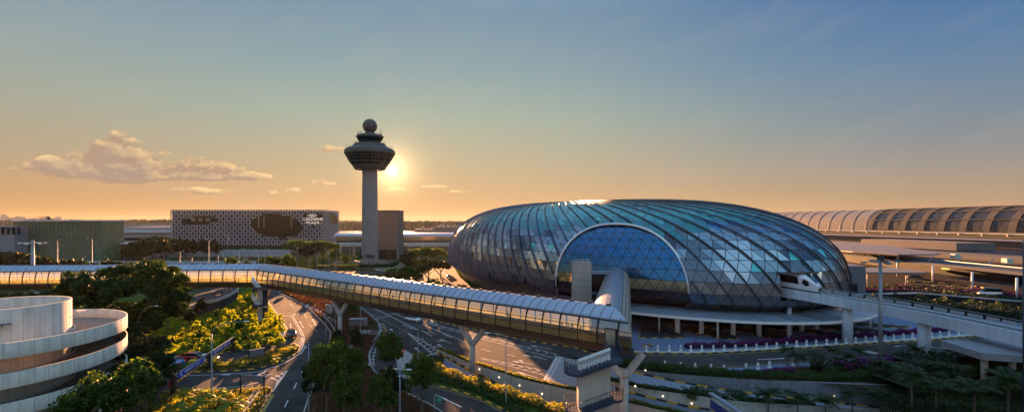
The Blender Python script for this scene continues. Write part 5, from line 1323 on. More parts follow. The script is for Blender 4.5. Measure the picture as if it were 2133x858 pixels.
# ---------------------------------------------------------------- cars
def car(label,p,rz,paint,L_=4.5,W_=1.8,H_=1.46,kind='hatch',z=.03,cat='car',sign=None,scale=1.):
    t=thing('parked_car' if cat=='parked' else ('white_van' if kind=='van' else 'car'),label,'van' if kind=='van' else 'car',(p.x,p.y,z),rz); t.scale=(scale,)*3
    hx=L_/2; P=[(-hx,.32,.80,.9),(-hx+.12,.28,.92,.96),(-hx*.55,.25,.98,1),(0,.24,.98,1),(hx*.45,.24,.95,1),(hx*.8,.26,.80,.96),(hx-.08,.3,.66,.88),(hx,.38,.58,.8)]
    if kind=='van': P=[(-hx,.35,1.1,.95),(-hx+.1,.3,1.2,1),(0,.28,1.2,1),(hx*.7,.28,1.15,1),(hx*.92,.3,.95,.95),(hx,.4,.8,.85)]
    b=MB(); ids=[]
    for x,z0,z1,w in P:
        hw=W_/2*w; ids.append([b.vert(q) for q in((x,-hw*.92,z0),(x,-hw,z0+.18),(x,-hw,z1-.18),(x,-hw*.88,z1),(x,hw*.88,z1),(x,hw,z1-.18),(x,hw,z0+.18),(x,hw*.92,z0))])
    for a,c in zip(ids,ids[1:]):
        for i in range(8): b.face((a[i],a[(i+1)%8],c[(i+1)%8],c[i]),0,True)
    b.face(ids[0][::-1]);b.face(ids[-1]); b.build('body',paint,t)
    if kind=='van': C_=[(-hx+.05,1.1,.96,1.15),(-hx+.15,H_+.45,.9,1),(hx*.35,H_+.5,.9,1),(hx*.75,1.12,.94,1)]
    else: C_=[(-hx*.93,.93,.88,0),(-hx*.62,H_-.04,.74,0),(-.1,H_,.76,0),(hx*.18,H_-.06,.74,0),(hx*.56,.92,.86,0)] if kind=='hatch' else [(-hx*.72,.95,.86,0),(-hx*.38,H_-.04,.74,0),(0,H_,.75,0),(hx*.16,H_-.06,.74,0),(hx*.52,.93,.86,0)]
    g=MB(); rf=MB()
    top=[(x,z1,w*W_/2) for x,z1,w,_ in C_]
    for (x0,z0,w0),(x1,z1,w1) in zip(top,top[1:]):
        flatr=min(z0,z1)>H_-.2
        (rf if flatr else g).poly([(x0,-w0,z0),(x1,-w1,z1),(x1,w1,z1),(x0,w0,z0)],0,False)
    for sd in(-1,1):
        P_=[(x,sd*w,z1) for x,z1,w in top]; P_.append((top[-1][0],sd*W_/2*.9,.9)); P_.insert(0,(top[0][0],sd*W_/2*.9,.9)); g.poly(P_ if sd<0 else P_[::-1])
    rf.build('roof',paint,t); g.build('windows',JMAT[8],t)
    for x in(-hx*.62,hx*.62):
        for sd in(-1,1):
            w=MB(); w.tube([(x,sd*(W_/2-.2),.32),(x,sd*(W_/2+.01),.32)],.32,14,0); o=w.build('wheel',M['black'],t); r=MB(); r.tube([(x,sd*(W_/2),.32),(x,sd*(W_/2+.025),.32)],.18,10,0); r.build('rim',M['steel'],o)
    for sd in(-1,1):
        l=MB(); l.box((hx-.06,sd*W_*.34,.62),(.16,.34,.16)); l.build('headlight',M['steel'],t); l=MB(); l.box((-hx+.02,sd*W_*.36,.78),(.1,.3,.2)); l.build('tail_light',pb('tail_red',(.4,.01,.01),.3,var=0,emit=(1,.05,.03),es=.05),t)
    if sign:
        s=MB(); s.box((-.1,0,H_+.1),(.3,.75,.18)); s.build('roof_sign',sign,t)
    return t
red=pb('paint_red',(.28,.01,.015),.2,.3,var=0,spec=.8); dred=pb('paint_dark_red',(.16,.012,.02),.2,.3,var=0); blu=pb('paint_light_blue',(.08,.30,.55),.22,.3,var=0); yel=pb('paint_yellow',(.55,.45,.02),.22,.2,var=0); whi=pb('paint_white',(.7,.7,.72),.2,.1,var=0); sil=pb('paint_silver',(.45,.46,.5),.25,.7,var=0)
car('dark red car with bright roof driving down the left road',G(607,700),R(-63),dred)
car('red car in the lane behind the height gantry at the left',G(393,751),R(184),red)
car('light blue taxi next to the dark tree at the left',G(354,761),R(172),blu,kind='sedan',sign=M['white'])
car('yellow taxi half hidden behind the left blue banner',G(424,757),R(188),yel,kind='sedan',sign=M['white'])
car('silver white estate car on the wide grey road under the footbridge',G(861,669),R(-38),whi,4.6)
car('white car half hidden behind the round tree by the small red sign',G(824,790),R(-42),sil,4.2)
car('small dark car on the road at the left foot of the dome',G(935,579),R(-75),sil)
car('white van parked under the terminal entrance canopy at the far right',at(2061,146),R(160),whi,5.0,1.9,1.75,'van',z=3.03)
car('dark saloon car on the terminal road behind the lower white canopy',at(1905,190),R(160),M['navy'],4.6,kind='sedan',z=3.03)
# ---------------------------------------------------------------- height limit gantry, sign boards, small signs
t=thing('height_gantry','dark gantry with two long blue height limit banners over the left lanes','gantry',(-49.2,83.2,0))
gp=[V(-46.9,70.9,0),V(-49.2,83.2,0),V(-51.4,94.3,0)]; GH=2.7
bb=pb('banner_blue',(.015,.06,.62),.5,var=.1,emit=(.01,.05,.9),es=0)
for p in gp: b=MB(); b.bar(p,p+V(0,0,GH+.1),.5,.5); b.build('post',M['dark'],t,True)
for i in(0,1):
    a,c=gp[i],gp[i+1]; d=(c-a).normalized(); n=V(d.y,-d.x,0); 
    b=MB(); b.bar(a+V(0,0,GH),c+V(0,0,GH),.18,.18); b.build('beam',M['steel'],t,True)
    b=MB(); b.bar(a+d*1.6+V(0,0,GH-.42),c-d*1.4+V(0,0,GH-.42),.05,.68); o=b.build('banner',bb,t,True)
    me=textmesh('HEIGHT LIMIT',.72,.01); me.materials.clear(); me.materials.append(M['white']); o=obj('banner_lettering',me); L_=(c-a).length; q=a+d*(L_/2)+n*.05+V(0,0,GH-.43); o.rotation_euler=(R(90),0,math.atan2(d.y,d.x)); o.location=q; o.scale=(min(1.25,(L_-6)/ (me.vertices and (max(v.co.x for v in me.vertices)*2) or 1)),1,1); o.parent=t; o.matrix_parent_inverse=Matrix.Translation(t.location).inverted()
    s=MB()
    for u in(2.3,L_-2.1):
        c0=a+d*u+n*.06+V(0,0,GH-.43); s.tube([c0+(d*math.cos(k*math.pi/6)+V(0,0,1)*math.sin(k*math.pi/6))*.23 for k in range(13)],.045,5)
    s.build('round_symbol',M['white'],t,True)
    k=MB(); u=1.2; j=0
    while u<L_-1.2: k.bar(a+d*u+V(0,0,GH-1.15),a+d*(u+.55)+V(0,0,GH-1.15),.14,.14,j%2); u+=.55; j+=1
    for u in(2,L_/2,L_-2): k.bar(a+d*u+V(0,0,GH-1.1),a+d*u+V(0,0,GH-.7),.03,.03,1)
    k.build('striped_bar',[M['ky'],M['kb']],t,True)
s=MB(); q=G(363,818)+V(-.1,-.5,1.35); s.tube([q,q+V(.02,-.06,0)],.42,18); tag(s.build('round_sign',pb('sign_red',(.55,.03,.04),.4,var=0)),'small round red sign at the foot of the nearest gantry post','sign')
def board(label,p0,p1,yt,yb,yb2=None):
    A=G(*p0);B=G(*p1); t=thing('sign_board',label,'sign board',tuple((A+B)/2)); h=zat(yt,(A.y+B.y)/2); lo=zat(yb,(A.y+B.y)/2); d=(B-A).normalized()
    for p in(A,B): b=MB(); b.bar(p-V(0,0,.1),p+V(0,0,h),.16,.16); b.build('post',M['dark'],t,True)
    b=MB(); b.bar(A+V(0,0,(h+lo)/2),B+V(0,0,(h+lo)/2),.12,h-lo); b.build('panel',pb('board_back',(.16,.16,.18),.5,.2,stain=.2),t,True)
    b=MB(); b.bar(A+V(0,0,h+.04),B+V(0,0,h+.04),.2,.08); b.build('top_rail',M['steel'],t,True)
    b=MB(); b.box(B+V(0,0,.12),(.9,.9,.2)); b.build('footing',M['concrete'],t,True)
board('near blank grey sign board on two dark posts beside the left kerb',(501,824),(550,828),782,794)
board('far blank grey sign board on two dark posts in the planted median',(519,757),(551,751),727,741)
# red sign and post on the traffic island
t=thing('traffic_sign','small red square sign on a slim pole on the pale traffic island','traffic sign',tuple(G(839,752))); p=G(839,752); b=MB(); b.tube([p,p+V(0,0,zat(733,p.y))],.05,8); b.build('pole',M['steel'],t,True)
b=MB(); z_=zat(730,p.y); b.box((p.x,p.y-.07,z_),(.62,.05,.62)); o=b.build('sign_plate',pb('sign_red2',(.6,.03,.08),.4,var=0),t,True); b=MB(); b.box((p.x,p.y-.105,z_),(.36,.02,.1)); b.build('white_bar',M['white'],t,True)
t=thing('traffic_sign','small green sign reading 16 beside the dark lower road','traffic sign',tuple(G(905,872))); p=G(905,872); b=MB(); b.tube([p,p+V(0,0,zat(825,p.y))],.05,8); zz=zat(842,p.y); b.bar(p+V(0,0,zz),at(921,p.y,zz+.15),.05); b.build('pole',M['steel'],t,True)
q=at(914.5,p.y,zat(831.5,p.y)); b=MB(); b.box(q,(.62,.06,.62)); o=b.build('sign_plate',pb('sign_green',(.0,.22,.14),.4,var=0),t,True); me=textmesh('16',.42,.01); me.materials.clear(); me.materials.append(pb('sign_mint',(.25,.75,.55),.5,var=0)); o=obj('sign_number',me); o.rotation_euler=(R(90),0,0); o.location=q+V(0,-.045,0); o.parent=t; o.matrix_parent_inverse=Matrix.Translation(t.location).inverted()
# blue-edged barrier gantry at lower right
t=thing('barrier_gantry','blue steel barrier walkway with white edge rising at the lower right palms','gantry',(24,60,-4)); a=at(1480,62,zat(818,62)); c=at(1575,50,zat(880,50)); b=MB(); b.bar(a,c,.5,.22); b.build('top_beam',M['roofal'],t,True)
b=MB(); dz=V(0,0,-1.25); b.bar(a+dz,c+dz,.1,1.0); b.build('blue_panel',pb('panel_navy',(.02,.03,.22),.4,var=0),t,True)
b=MB()
for k in range(6): q=a.lerp(c,k/5); b.bar(q+V(.6,.6,.6),q+V(.6,.6,-.5),.05); b.bar(q+dz*1.4,V(q.x,q.y,-4.6),.25)
b.bar(a+V(.6,.6,.6),c+V(.6,.6,.6),.05); b.build('rail_and_legs',M['steel'],t,True)
# grey cabinet, fence and rail in the central island
t=thing('utility_cabinet','grey louvred utility cabinet on a concrete pad near the middle support','utility cabinet',tuple(G(748,679)))
p=G(746,680); q=G(772,694); b=MB(); b.box((p.x,p.y,.95),(3.9,1.6,1.9),0,rz=R(8)); b.build('cabinet',M['steel'],t,True); b=MB()
for k in range(7): b.box((p.x-.05,p.y-.83,.35+k*.22),(3.6,.06,.05),0,rz=R(8))
b.build('louvres',M['dark'],t,True); b=MB(); b.box((q.x,q.y,.18),(5,4,.12)); b.build('pad',M['concrete'],t,True); b=MB()
for k in range(8): b.bar((q.x-2.4+k*.68,q.y-1.9,.2),(q.x-2.4+k*.68,q.y-1.9,1.3),.06)
b.build('fence',M['steel'],t,True)
def guard(label,pp,h=.75):
    P=[G(*p) for p in pp]; t=thing('guard_rail',label,'guard rail',tuple(P[0])); b=MB()
    for a,c in zip(P,P[1:]): b.bar(a+V(0,0,h),c+V(0,0,h),.08,.32)
    b.build('rail',M['roofal'],t,True); b=MB()
    for a,c in zip(P,P[1:]):
        for k in range(2): q=a.lerp(c,k/2); b.bar(q,q+V(0,0,h),.1)
    b.build('posts',M['steel'],t,True)
guard('pale curved guard rail beside the left road near the middle support',[(672,663),(682,672),(690,682),(697,695),(698,703)])
guard('pale curved guard rail at the bend of the wide road',[(788,680),(790,690),(789,700),(783,711),(777,718)])
flat('footpath',ccw([G(*p) for p in((730,685),(736,685),(733,756),(724,756))]),M['concrete'],.17); flat('footpath',ccw([G(*p) for p in((690,761),(770,758),(771,763),(690,766))]),M['concrete'],.175)
flat('footpath',ccw([G(*p) for p in((640,633),(700,668),(704,676),(698,674),(636,638))]),M['beige'],.18)
b=MB(); P=[G(*p) for p in ((498,870),(521,838),(538,815),(540,815.5))]; 
for a,c in((( 489,872),(534,816)),((500,872),(542,818))): b.bar(G(*a)+V(0,0,.25),G(*c)+V(0,0,.25),.14,.3)
b.poly([G(489,872,.16),G(500,872,.16),G(542,818,.16),G(534,816,.16)]); tag(b.build('drain_channel',M['concrete']),kind='structure')
for i,(px,py) in enumerate(((683,652),(689,655))):
    p=G(px,py); b=MB(); b.box((p.x,p.y,1),(.9,.9,2.4)); b.box((p.x,p.y,2.25),(1.1,1.1,.15)); tag(b.build('vent_stack',M['concrete']),['left','right'][i]+' pale square vent stack between red shrubs and middle support','vent')
# raised curved road with posts at the left
cp=[(395,643,2.6),(425,634,2.6),(455,626,2.6),(480,616,2.6),(495,606,2.6),(497,598,2.6)]; P=[G(*p) for p in cp]; inn=[G(*p,2.0) for p in((395,622),(425,618),(450,612),(468,606),(478,601),(470,597))]
b=MB(); b.strip(P,inn); b.prism(ccw([*inn,V(-95,150,0),V(-120,120,0)]),1.9,2.0,0); b.strip([V(p.x,p.y,-.1) for p in P],[p-V(0,0,0) for p in P]); tag(b.build('raised_road',M['asphalt']),kind='structure')
b=MB(); 
for a,c in zip(P,P[1:]): b.bar(a+V(0,0,.35),c+V(0,0,.35),.25,.8)
tag(b.build('parapet_wall',M['concrete']),'curved pale parapet of the raised road right of the big tree','wall')
for i,(px,py) in enumerate(((424,634),(446,627),(462,622),(477,614),(487,607),(494,600))):
    p=G(px,py,2.8); t=thing('chevron_post','%s small chevron post from the left on the raised road parapet'%ordn(i),'road sign',tuple(p),0,'chevron posts on the raised road'); b=MB(); b.tube([(0,0,0),(0,0,1.7)],.05,6); b.build('post',M['dark'],t); b=MB(); b.box((0,-.06,1.7),(.7,.05,.7)); b.build('plate',M['dark'],t)
# ---------------------------------------------------------------- foliage
def leafmesh(name,P,size,mat,seed,extra=None,elong=.62,up=0.):
    """P (n,3) positions; one quad per leaf, random orientation"""
    g=np.random.default_rng(seed); n=len(P); a=g.normal(size=(n,3)); a/=np.linalg.norm(a,axis=1)[:,None]
    c=g.normal(size=(n,3)); 
    if up: c[:,2]+=up
    nb=np.cross(a,c); nb/=np.linalg.norm(nb,axis=1)[:,None]
    s=(size*g.uniform(.6,1.3,n))[:,None]; u=a*s; w=nb*s*elong
    v=np.empty((n,4,3)); v[:,0]=P-u; v[:,1]=P-w*.9; v[:,2]=P+u; v[:,3]=P+w
    v=v.reshape(-1,3); f=np.arange(n*4).reshape(n,4); me=bpy.data.meshes.new(name)
    ev=[];ef=[];em=[]
    if extra: ev,ef,em=extra.v,extra.f,extra.m
    vv=v.tolist()+list(ev); ff=f.tolist()+[tuple(i+n*4 for i in q) for q in ef]
    me.from_pydata(vv,[],ff)
    for m in (mat if isinstance(mat,list) else [mat]): me.materials.append(m)
    me.polygons.foreach_set('material_index',[0]*n+[x for x in em]); me.update(); return me
def crown_pts(blobs,n,seed,clump=.28,hollow=.55):
    g=np.random.default_rng(seed); out=[]; vol=[b[1][0]*b[1][1]*b[1][2] for b in blobs]; tot=sum(v**.67 for v in vol)
    for (c,r),v in zip(blobs,vol):
        k=max(40,int(n*v**.67/tot)); nc=max(5,int(26*v**.67/tot*len(blobs)**.6)+6)
        d=g.normal(size=(nc,3)); d/=np.linalg.norm(d,axis=1)[:,None]; d[:,2]=np.where(d[:,2]<-.35,-d[:,2]*.6,d[:,2])
        rr=hollow+(1-hollow)*g.random(nc)**.6; cc=np.array(c)+d*np.array(r)*rr[:,None]*.86
        cs=clump*g.uniform(.6,1.35,nc)*np.mean(r)
        w=g.integers(0,nc,k); e=g.normal(size=(k,3)); e/=np.linalg.norm(e,axis=1)[:,None]; e[:,2]*=.72
        out.append(cc[w]+e*(cs[w]*g.random(k)**.45)[:,None])
    return np.concatenate(out)
def trunk_mesh(h,r,spread,seed,n=6,lean=.0):
    rnd=random.Random(seed); b=MB(); b.tube([(0,0,-.2),(lean*.3,0,h*.5),(lean,0,h)],[r*1.25,r*.9,r*.65],8)
    for i in range(n):
        a=2*math.pi*(i+rnd.random()*.6)/n; s=spread*rnd.uniform(.5,.9); z0=h*rnd.uniform(.7,1)
        b.tube([(lean*z0/h,0,z0),(lean+math.cos(a)*s*.45,math.sin(a)*s*.45,z0+spread*.3),(lean+math.cos(a)*s,math.sin(a)*s,z0+spread*rnd.uniform(.45,.8))],[r*.5,r*.32,r*.12],5)
    return b.mesh('trunk',[M['trunk']])
PROTO={}
def proto(key,h,blobs,n,leaf,mat,seed,tr=.16,clump=.28,spread=None):
    me=leafmesh('crown',crown_pts(blobs,n,seed,clump),leaf,mat,seed); tm=trunk_mesh(h,tr,spread or blobs[0][1][0]*.9,seed); PROTO[key]=(tm,me)
proto('round1',2.6,[((0,0,5.0),(2.4,2.4,2.9)),((.7,.3,3.9),(2.1,2.1,1.7)),((-.8,-.4,4.3),(1.8,1.8,1.7))],3600,.21,M['leaf'],1)
proto('round2',2.4,[((0,0,4.7),(2.2,2.2,2.6)),((-.6,.5,6.2),(1.3,1.3,1.5)),((.9,-.2,3.7),(1.7,1.7,1.4))],3400,.21,M['leaf'],2)
proto('round3',2.2,[((0,0,4.2),(2.0,2.1,2.3)),((.6,.2,5.6),(1.3,1.3,1.4)),((-.9,.3,3.4),(1.5,1.5,1.2))],3000,.20,M['leafdark'],3)
proto('wide1',4.2,[((0,0,7.0),(5.6,5.6,2.1)),((3,1,6.3),(3.4,3.4,1.7)),((-3,-1,6.5),(3.6,3.6,1.7))],3600,.42,M['leaf'],4,.3)
proto('wide2',3.8,[((0,0,6.2),(4.6,4.6,2.3)),((2,-1,7.3),(2.4,2.4,1.5)),((-2.4,1,5.4),(2.6,2.6,1.6))],3200,.40,M['leafdark'],5,.28)
for i in range(4):
    proto('bush%d'%i,.5,[((0,0,1.0),(.9,.9,.95)),((.35,.2,1.65+.2*i),(.55,.55,.7)),((-.4,.1,.8),(.6,.6,.6))],620,.15,M['leafgold'],10+i,.05,.35)
proto('bushg',.5,[((0,0,1.0),(1.0,1.0,1.0)),((.45,.2,1.4),(.6,.6,.7))],620,.16,M['leaf'],20,.05,.35)
def plant(key,p,s,label,name='tree',cat='tree',group=None,rz=0,sz=None,part='crown',mat=None):
    t=thing(name,label,cat,(p.x,p.y,p.z),rz,group); t.scale=(s,s,sz or s); a=obj('trunk',PROTO[key][0],t); me=PROTO[key][1]
    if mat:
        k=key+mat
        if k not in PROTO: m2=me.copy(); m2.materials.clear(); m2.materials.append(M[mat]); PROTO[k]=m2
        me=PROTO[k]
    obj(part,me,t); return t
rnd=random.Random(11)
# big rain tree at left
def bigtree():
    Y=103.; k=Y/F; X=lambda px:(px-1066.5)*k; Z=lambda py:zat(py,Y)
    p=V(X(292),Y,0); t=thing('big_tree','huge dark spreading tree in front of the footbridge at the left','tree',tuple(p))
    B=[]
    for px,py,w,h,dy in((150,610,42,30,0),(190,590,40,30,-2),(235,575,45,26,1),(285,566,50,22,2),(335,570,45,22,0),(375,592,38,26,-1),(392,620,26,26,-2),(250,600,60,36,-4),(320,605,60,40,-4),(360,640,42,28,-3),(200,632,50,32,-4),(270,650,60,34,-5),(330,665,45,22,-5),(150,640,34,26,-3),(280,600,70,40,5)):
        B.append(((X(px)-p.x,dy,Z(py)),(w*k*1.05,max(3.5,w*k*1.1),h*k*1.1)))
    P=crown_pts(B,46000,77,.30,.5); obj('crown',leafmesh('crown',P,.27,leafmat('rain_tree_leaves',(.007,.020,.005),(.028,.055,.010),.36,(.08,.12,.018)),78),t)
    b=MB(); b.tube([(0,0,-.2),(.3,0,3),(0,0,5.5)],[.8,.6,.5],10)
    for a,r,z in((.3,8,9),(2.8,9,9),(4.4,6,8),(5.6,8,10),(1.6,7,11)): b.tube([(0,0,4.8),(math.cos(a)*r*.45,math.sin(a)*r*.3,7),(math.cos(a)*r,math.sin(a)*r*.6,z)],[.35,.22,.1],6)
    b.build('trunk',M['trunk'],t)
bigtree()
CT=[(703,792,.92,'round1'),(668,817,.95,'round2'),(680,872,1.3,'round1'),(742,752,.85,'round3'),(733,842,1.05,'round2'),(655,870,1.0,'round3'),(812,803,1.12,'round1'),(880,868,1.05,'round2'),(815,868,.95,'round3'),(725,905,1.0,'round1'),(795,905,.95,'round2'),(705,745,.75,'round3')]
lbC=['round tree behind the front pair in the central island','dark tree hugging the left road at the central island','tallest leafy tree at the bottom of the central island','narrow tree alone before the brown groundcover','bushy tree in the middle of the central island','low tree at the bottom kerb of the left road','dense round tree hiding a white car','broad tree beside the small green sign 16','tree below the dense round tree by the pale path','short tree cut by the bottom edge left of the pale path','short tree cut by the bottom edge right of the pale path','small dark tree nearest the middle support']
for (px,py,s,k),l in zip(CT,lbC): plant(k,G(px,py,.14),s*.78,l,'round_tree',sz=s*.98,rz=rnd.uniform(0,6),group='trees of the central island')
# lower left dark trees
for i,(px,py,s,k) in enumerate(((300,800,1.35,'wide2'),(250,860,1.0,'round3'),(200,900,1.0,'round1'),(262,742,1.0,'round3'),(330,842,1.1,'round3'),(285,900,1.2,'round2'),(150,935,.9,'round1'),(318,815,.9,'round3'),(225,920,1.0,'round2'),(275,775,1.2,'round3'),(305,860,1.1,'round3'))):
    l=['spreading dark tree between the car ramp and the blue taxi','dark tree against the lowest ramp coil','sunlit tree under the lowest ramp coil','dark upright tree at the left end of the car lane','dark tree left of the young palms','dark tree at the bottom left of the palms','leftmost small tree at the bottom under the ramp','dark tree by the nearest gantry post','small sunlit tree at the bottom under the ramp','dark tree right of the ramp parapet','dark tree cut by the bottom edge near the palms'][i]
    plant(k,G(px,py,0),s*(.6 if k=='wide2' else .95),l,'dark_tree',rz=rnd.uniform(0,6),group='dark trees by the car ramp')
# young trees and bushes of the slope
spots=[]
for row,(y0,n,x0,x1) in enumerate(((728,14,318,560),(712,13,330,585),(697,11,400,592),(682,10,430,590),(668,8,450,520),(655,7,470,560),(640,6,500,545),(722,6,545,588),(628,5,505,540))):
    for i in range(n): spots.append((x0+(x1-x0)*(i+rnd.uniform(.1,.9))/n,y0+rnd.uniform(-6,6),row))
spots.sort(key=lambda s:s[0])
for i,(px,py,row) in enumerate(spots):
    s=rnd.uniform(.8,1.35)*(.72 if row in(0,1,7) else .95); key='bush%d'%rnd.randrange(4)
    t=plant(key,G(px,py,.12),s,'%s young leafy shrub from the left on the sunlit slope'%ordn(min(i,78)),'young_shrub','shrub','young shrubs on the sunlit slope',rnd.uniform(0,6),part='foliage',mat=('leaf' if rnd.random()<.25 else None))
for i,(px,py,s) in enumerate(((330,655,1.6),(350,690,1.5),(375,668,1.3),(320,705,1.6),(395,690,1.2),(300,690,1.7),(310,730,1.6),(420,660,1.1))):
    plant('round3',G(px,py,.1),s*.62,'%s dark shrub tree beneath the big tree, counted from its left foot'%ORD[i],'shrub_tree','shrub','dark shrub trees below the big tree',rnd.uniform(0,6))
# palms
def frond_mesh(L_=2.6,n=13,w=.5,seed=0,count=12,mat='palmleaf',up=.9,h=2.2,r=.09,leafw=.055):
    g=random.Random(seed); b=MB()
    for f in range(count):
        a=2*math.pi*f/count+g.uniform(-.2,.2); el_=g.uniform(.2,1.2); prev=V(0,0,h); d=V(math.cos(a),math.sin(a),0); ll=L_*g.uniform(.8,1.1)
        for k in range(n):
            fr_=k/n; dirv=(d*math.cos(el_-fr_*1.9)+V(0,0,1)*math.sin(el_-fr_*1.9)); nx=prev+dirv*(ll/n); side=dirv.cross(V(0,0,1)).normalized() if dirv.cross(V(0,0,1)).length>.05 else V(-d.y,d.x,0)
            lw=w*math.sin(min(1,fr_*1.15+.12)*math.pi)**.6 if fr_<.95 else .1
            for sg in(-1,1):
                tip=nx+side*sg*lw+dirv*lw*.45-V(0,0,lw*.35); m_=(prev+nx)/2
                b.poly((prev,m_+(tip-m_)*.5-dirv*leafw,tip,nx+(tip-nx)*.3+dirv*leafw*.4))
            prev=nx
    tm=MB(); tm.tube([(0,0,-.2),(.03,0,h*.5),(0,0,h)],[r*1.4,r,r*.8],8); return tm.mesh('trunk',[M['trunk']]),b.mesh('fronds',[M[mat]])
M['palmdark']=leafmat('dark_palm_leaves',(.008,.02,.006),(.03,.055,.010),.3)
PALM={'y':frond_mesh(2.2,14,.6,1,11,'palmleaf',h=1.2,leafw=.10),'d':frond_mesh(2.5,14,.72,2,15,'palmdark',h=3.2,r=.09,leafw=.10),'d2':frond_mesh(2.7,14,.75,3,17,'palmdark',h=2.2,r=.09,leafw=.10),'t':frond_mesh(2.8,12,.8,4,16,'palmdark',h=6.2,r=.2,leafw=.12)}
def palm(key,p,s,label,group,rz=0):
    t=thing('palm',label,'palm',tuple(p),rz,group); t.scale=(s,)*3; obj('trunk',PALM[key][0],t); obj('fronds',PALM[key][1],t)
for i,(px,py,s) in enumerate(((382,838,1.05),(415,858,1.1),(452,850,1.0),(483,862,1.0),(395,880,1.2),(447,884,1.2),(500,848,.7),(362,868,1.0),(425,832,.8),(470,830,.75))): palm('y',G(px,py,.14),s*.95,'%s young sunlit palm in the bottom-left planting, in order of planting rows'%ORD[i] if False else 'young palm in the bottom-left bed, %s'%['next to the tall lamp on its left','low in the middle','just right of the tall lamp','left of the drain channel','at the bottom edge near the dark tree','at the bottom edge by the lamp','smallest, beside the drain channel','leftmost, against the dark tree','small, behind the tall lamp','small, below the pale verge'][i],'young palms in the bottom-left bed',rnd.uniform(0,6))
for i,(px,py) in enumerate(((574,757),(608,733),(505,765))): palm('y',G(px,py,.14),.55,'small palm in the planted median, %s'%['in its middle','at its right tip','near the blank board'][i],'small palms of the median',i)
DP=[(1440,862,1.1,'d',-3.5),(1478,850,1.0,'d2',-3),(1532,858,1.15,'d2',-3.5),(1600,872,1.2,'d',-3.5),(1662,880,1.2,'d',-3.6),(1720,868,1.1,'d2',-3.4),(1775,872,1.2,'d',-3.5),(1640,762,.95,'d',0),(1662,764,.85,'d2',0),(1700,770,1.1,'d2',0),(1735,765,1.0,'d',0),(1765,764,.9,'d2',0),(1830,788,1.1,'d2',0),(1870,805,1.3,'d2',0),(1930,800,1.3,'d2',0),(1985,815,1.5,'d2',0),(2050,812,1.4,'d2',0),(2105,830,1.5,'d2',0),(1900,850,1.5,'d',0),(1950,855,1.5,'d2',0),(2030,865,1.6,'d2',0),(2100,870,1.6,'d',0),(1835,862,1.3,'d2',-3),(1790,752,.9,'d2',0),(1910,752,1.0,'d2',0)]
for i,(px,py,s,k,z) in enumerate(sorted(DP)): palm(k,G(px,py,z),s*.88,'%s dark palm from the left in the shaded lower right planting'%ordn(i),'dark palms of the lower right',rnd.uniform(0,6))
for i,(px,py,s) in enumerate(((738,557,.95),(752,560,1.0),(768,562,1.15),(731,552,.9),(776,556,.9))): palm('t',G(px,py),s*.98,'fan palm before the control tower shaft, %s'%['second from left','in the middle','tallest and nearest','leftmost','rightmost'][i],'fan palms at the control tower',rnd.uniform(0,6))
for i,(px,py) in enumerate(((118,550),(128,549),(190,552),(205,551),(215,549),(268,550),(280,551),(810,540))): palm('t',at(px,195 if i<7 else 300),.95,'%s distant bushy palm from the left beyond the footbridge'%ORD[i],'distant palms beyond the footbridge',rnd.uniform(0,6))
# trees beyond the footbridge
BT=[(300,495,258,3.2),(318,494,262,3.4),(338,500,258,2.6),(345,490,270,2.8),(285,508,250,2.2),(372,493,285,2.0),(388,494,284,2.0),(404,496,284,1.9),(420,494,285,2.0),(436,496,283,2.0),(448,497,284,1.8)]
Z0=lambda Y:0
for i,(px,pt,Y,w) in enumerate(BT):
    h=zat(pt,Y); plant('wide2' if i<5 else 'round3',at(px,Y),h/(8.8 if i<5 else 7.2),'%s dark tree from the left in the row by the hotel front'%ORD[i] if i>=5 else '%s dark bushy tree from the left before the grey hall'%ORD[i],'distant_tree','tree','trees by the hotel front',rnd.uniform(0,6))
CTR=[(622,501,288,'wide1'),(655,505,284,'wide2'),(672,502,290,'wide1'),(700,516,285,'round1'),(640,512,280,'wide2'),(690,522,280,'round2'),(560,528,200,'round2'),(575,530,200,'round3'),(600,524,215,'round1'),(545,535,195,'round2'),(515,534,195,'round3'),(480,530,195,'round2'),(720,528,250,'round2')]
for i,(px,pt,Y,k) in enumerate(CTR):
    h=zat(pt,Y); plant(k,at(px,Y),h/(9.0 if 'wide' in k else 7.9),'%s green tree of the garden between hotel and control tower'%ordn(i),'garden_tree','tree','garden trees before the hotel',rnd.uniform(0,6))
RT=[(880,516,255,'wide1'),(905,518,262,'wide1'),(850,524,250,'wide2'),(868,545,175,'wide2'),(842,556,165,'wide1'),(893,535,205,'wide2'),(918,540,215,'wide2'),(905,575,158,'round1'),(930,548,245,'round2'),(860,535,215,'wide2'),(950,545,330,'round2'),(890,580,155,'round2')]
for i,(px,pt,Y,k) in enumerate(RT):
    h=zat(pt,Y); plant(k,at(px,Y),h/(9.0 if 'wide' in k else 7.9),'%s roadside tree between the control tower and the dome'%ordn(i),'roadside_tree','tree','trees between tower and dome',rnd.uniform(0,6))
for i,(px,pt,Y) in enumerate(((15,526,200),(45,522,198),(-20,524,200),(75,533,190),(95,537,190),(150,538,182),(175,540,182),(-60,600,100),(30,606,112),(95,602,116),(60,530,195),(240,541,180))):
    h=zat(pt,Y); plant('wide2',at(px,Y),h/8.8,'%s dark tree around the far left end of the footbridge'%ORD[i],'dark_tree','tree','trees at the far left',rnd.uniform(0,6))
# under the bridge right and others
for i,(px,py,s) in enumerate(((735,655,.75),(722,650,.7),(655,622,.6),(600,610,.5))): plant('bushg',G(px,py,.14),s*2.2,'%s green bush in the red bed under the footbridge'%ORD[i],'bush','bush','green bushes under the footbridge',rnd.uniform(0,6))
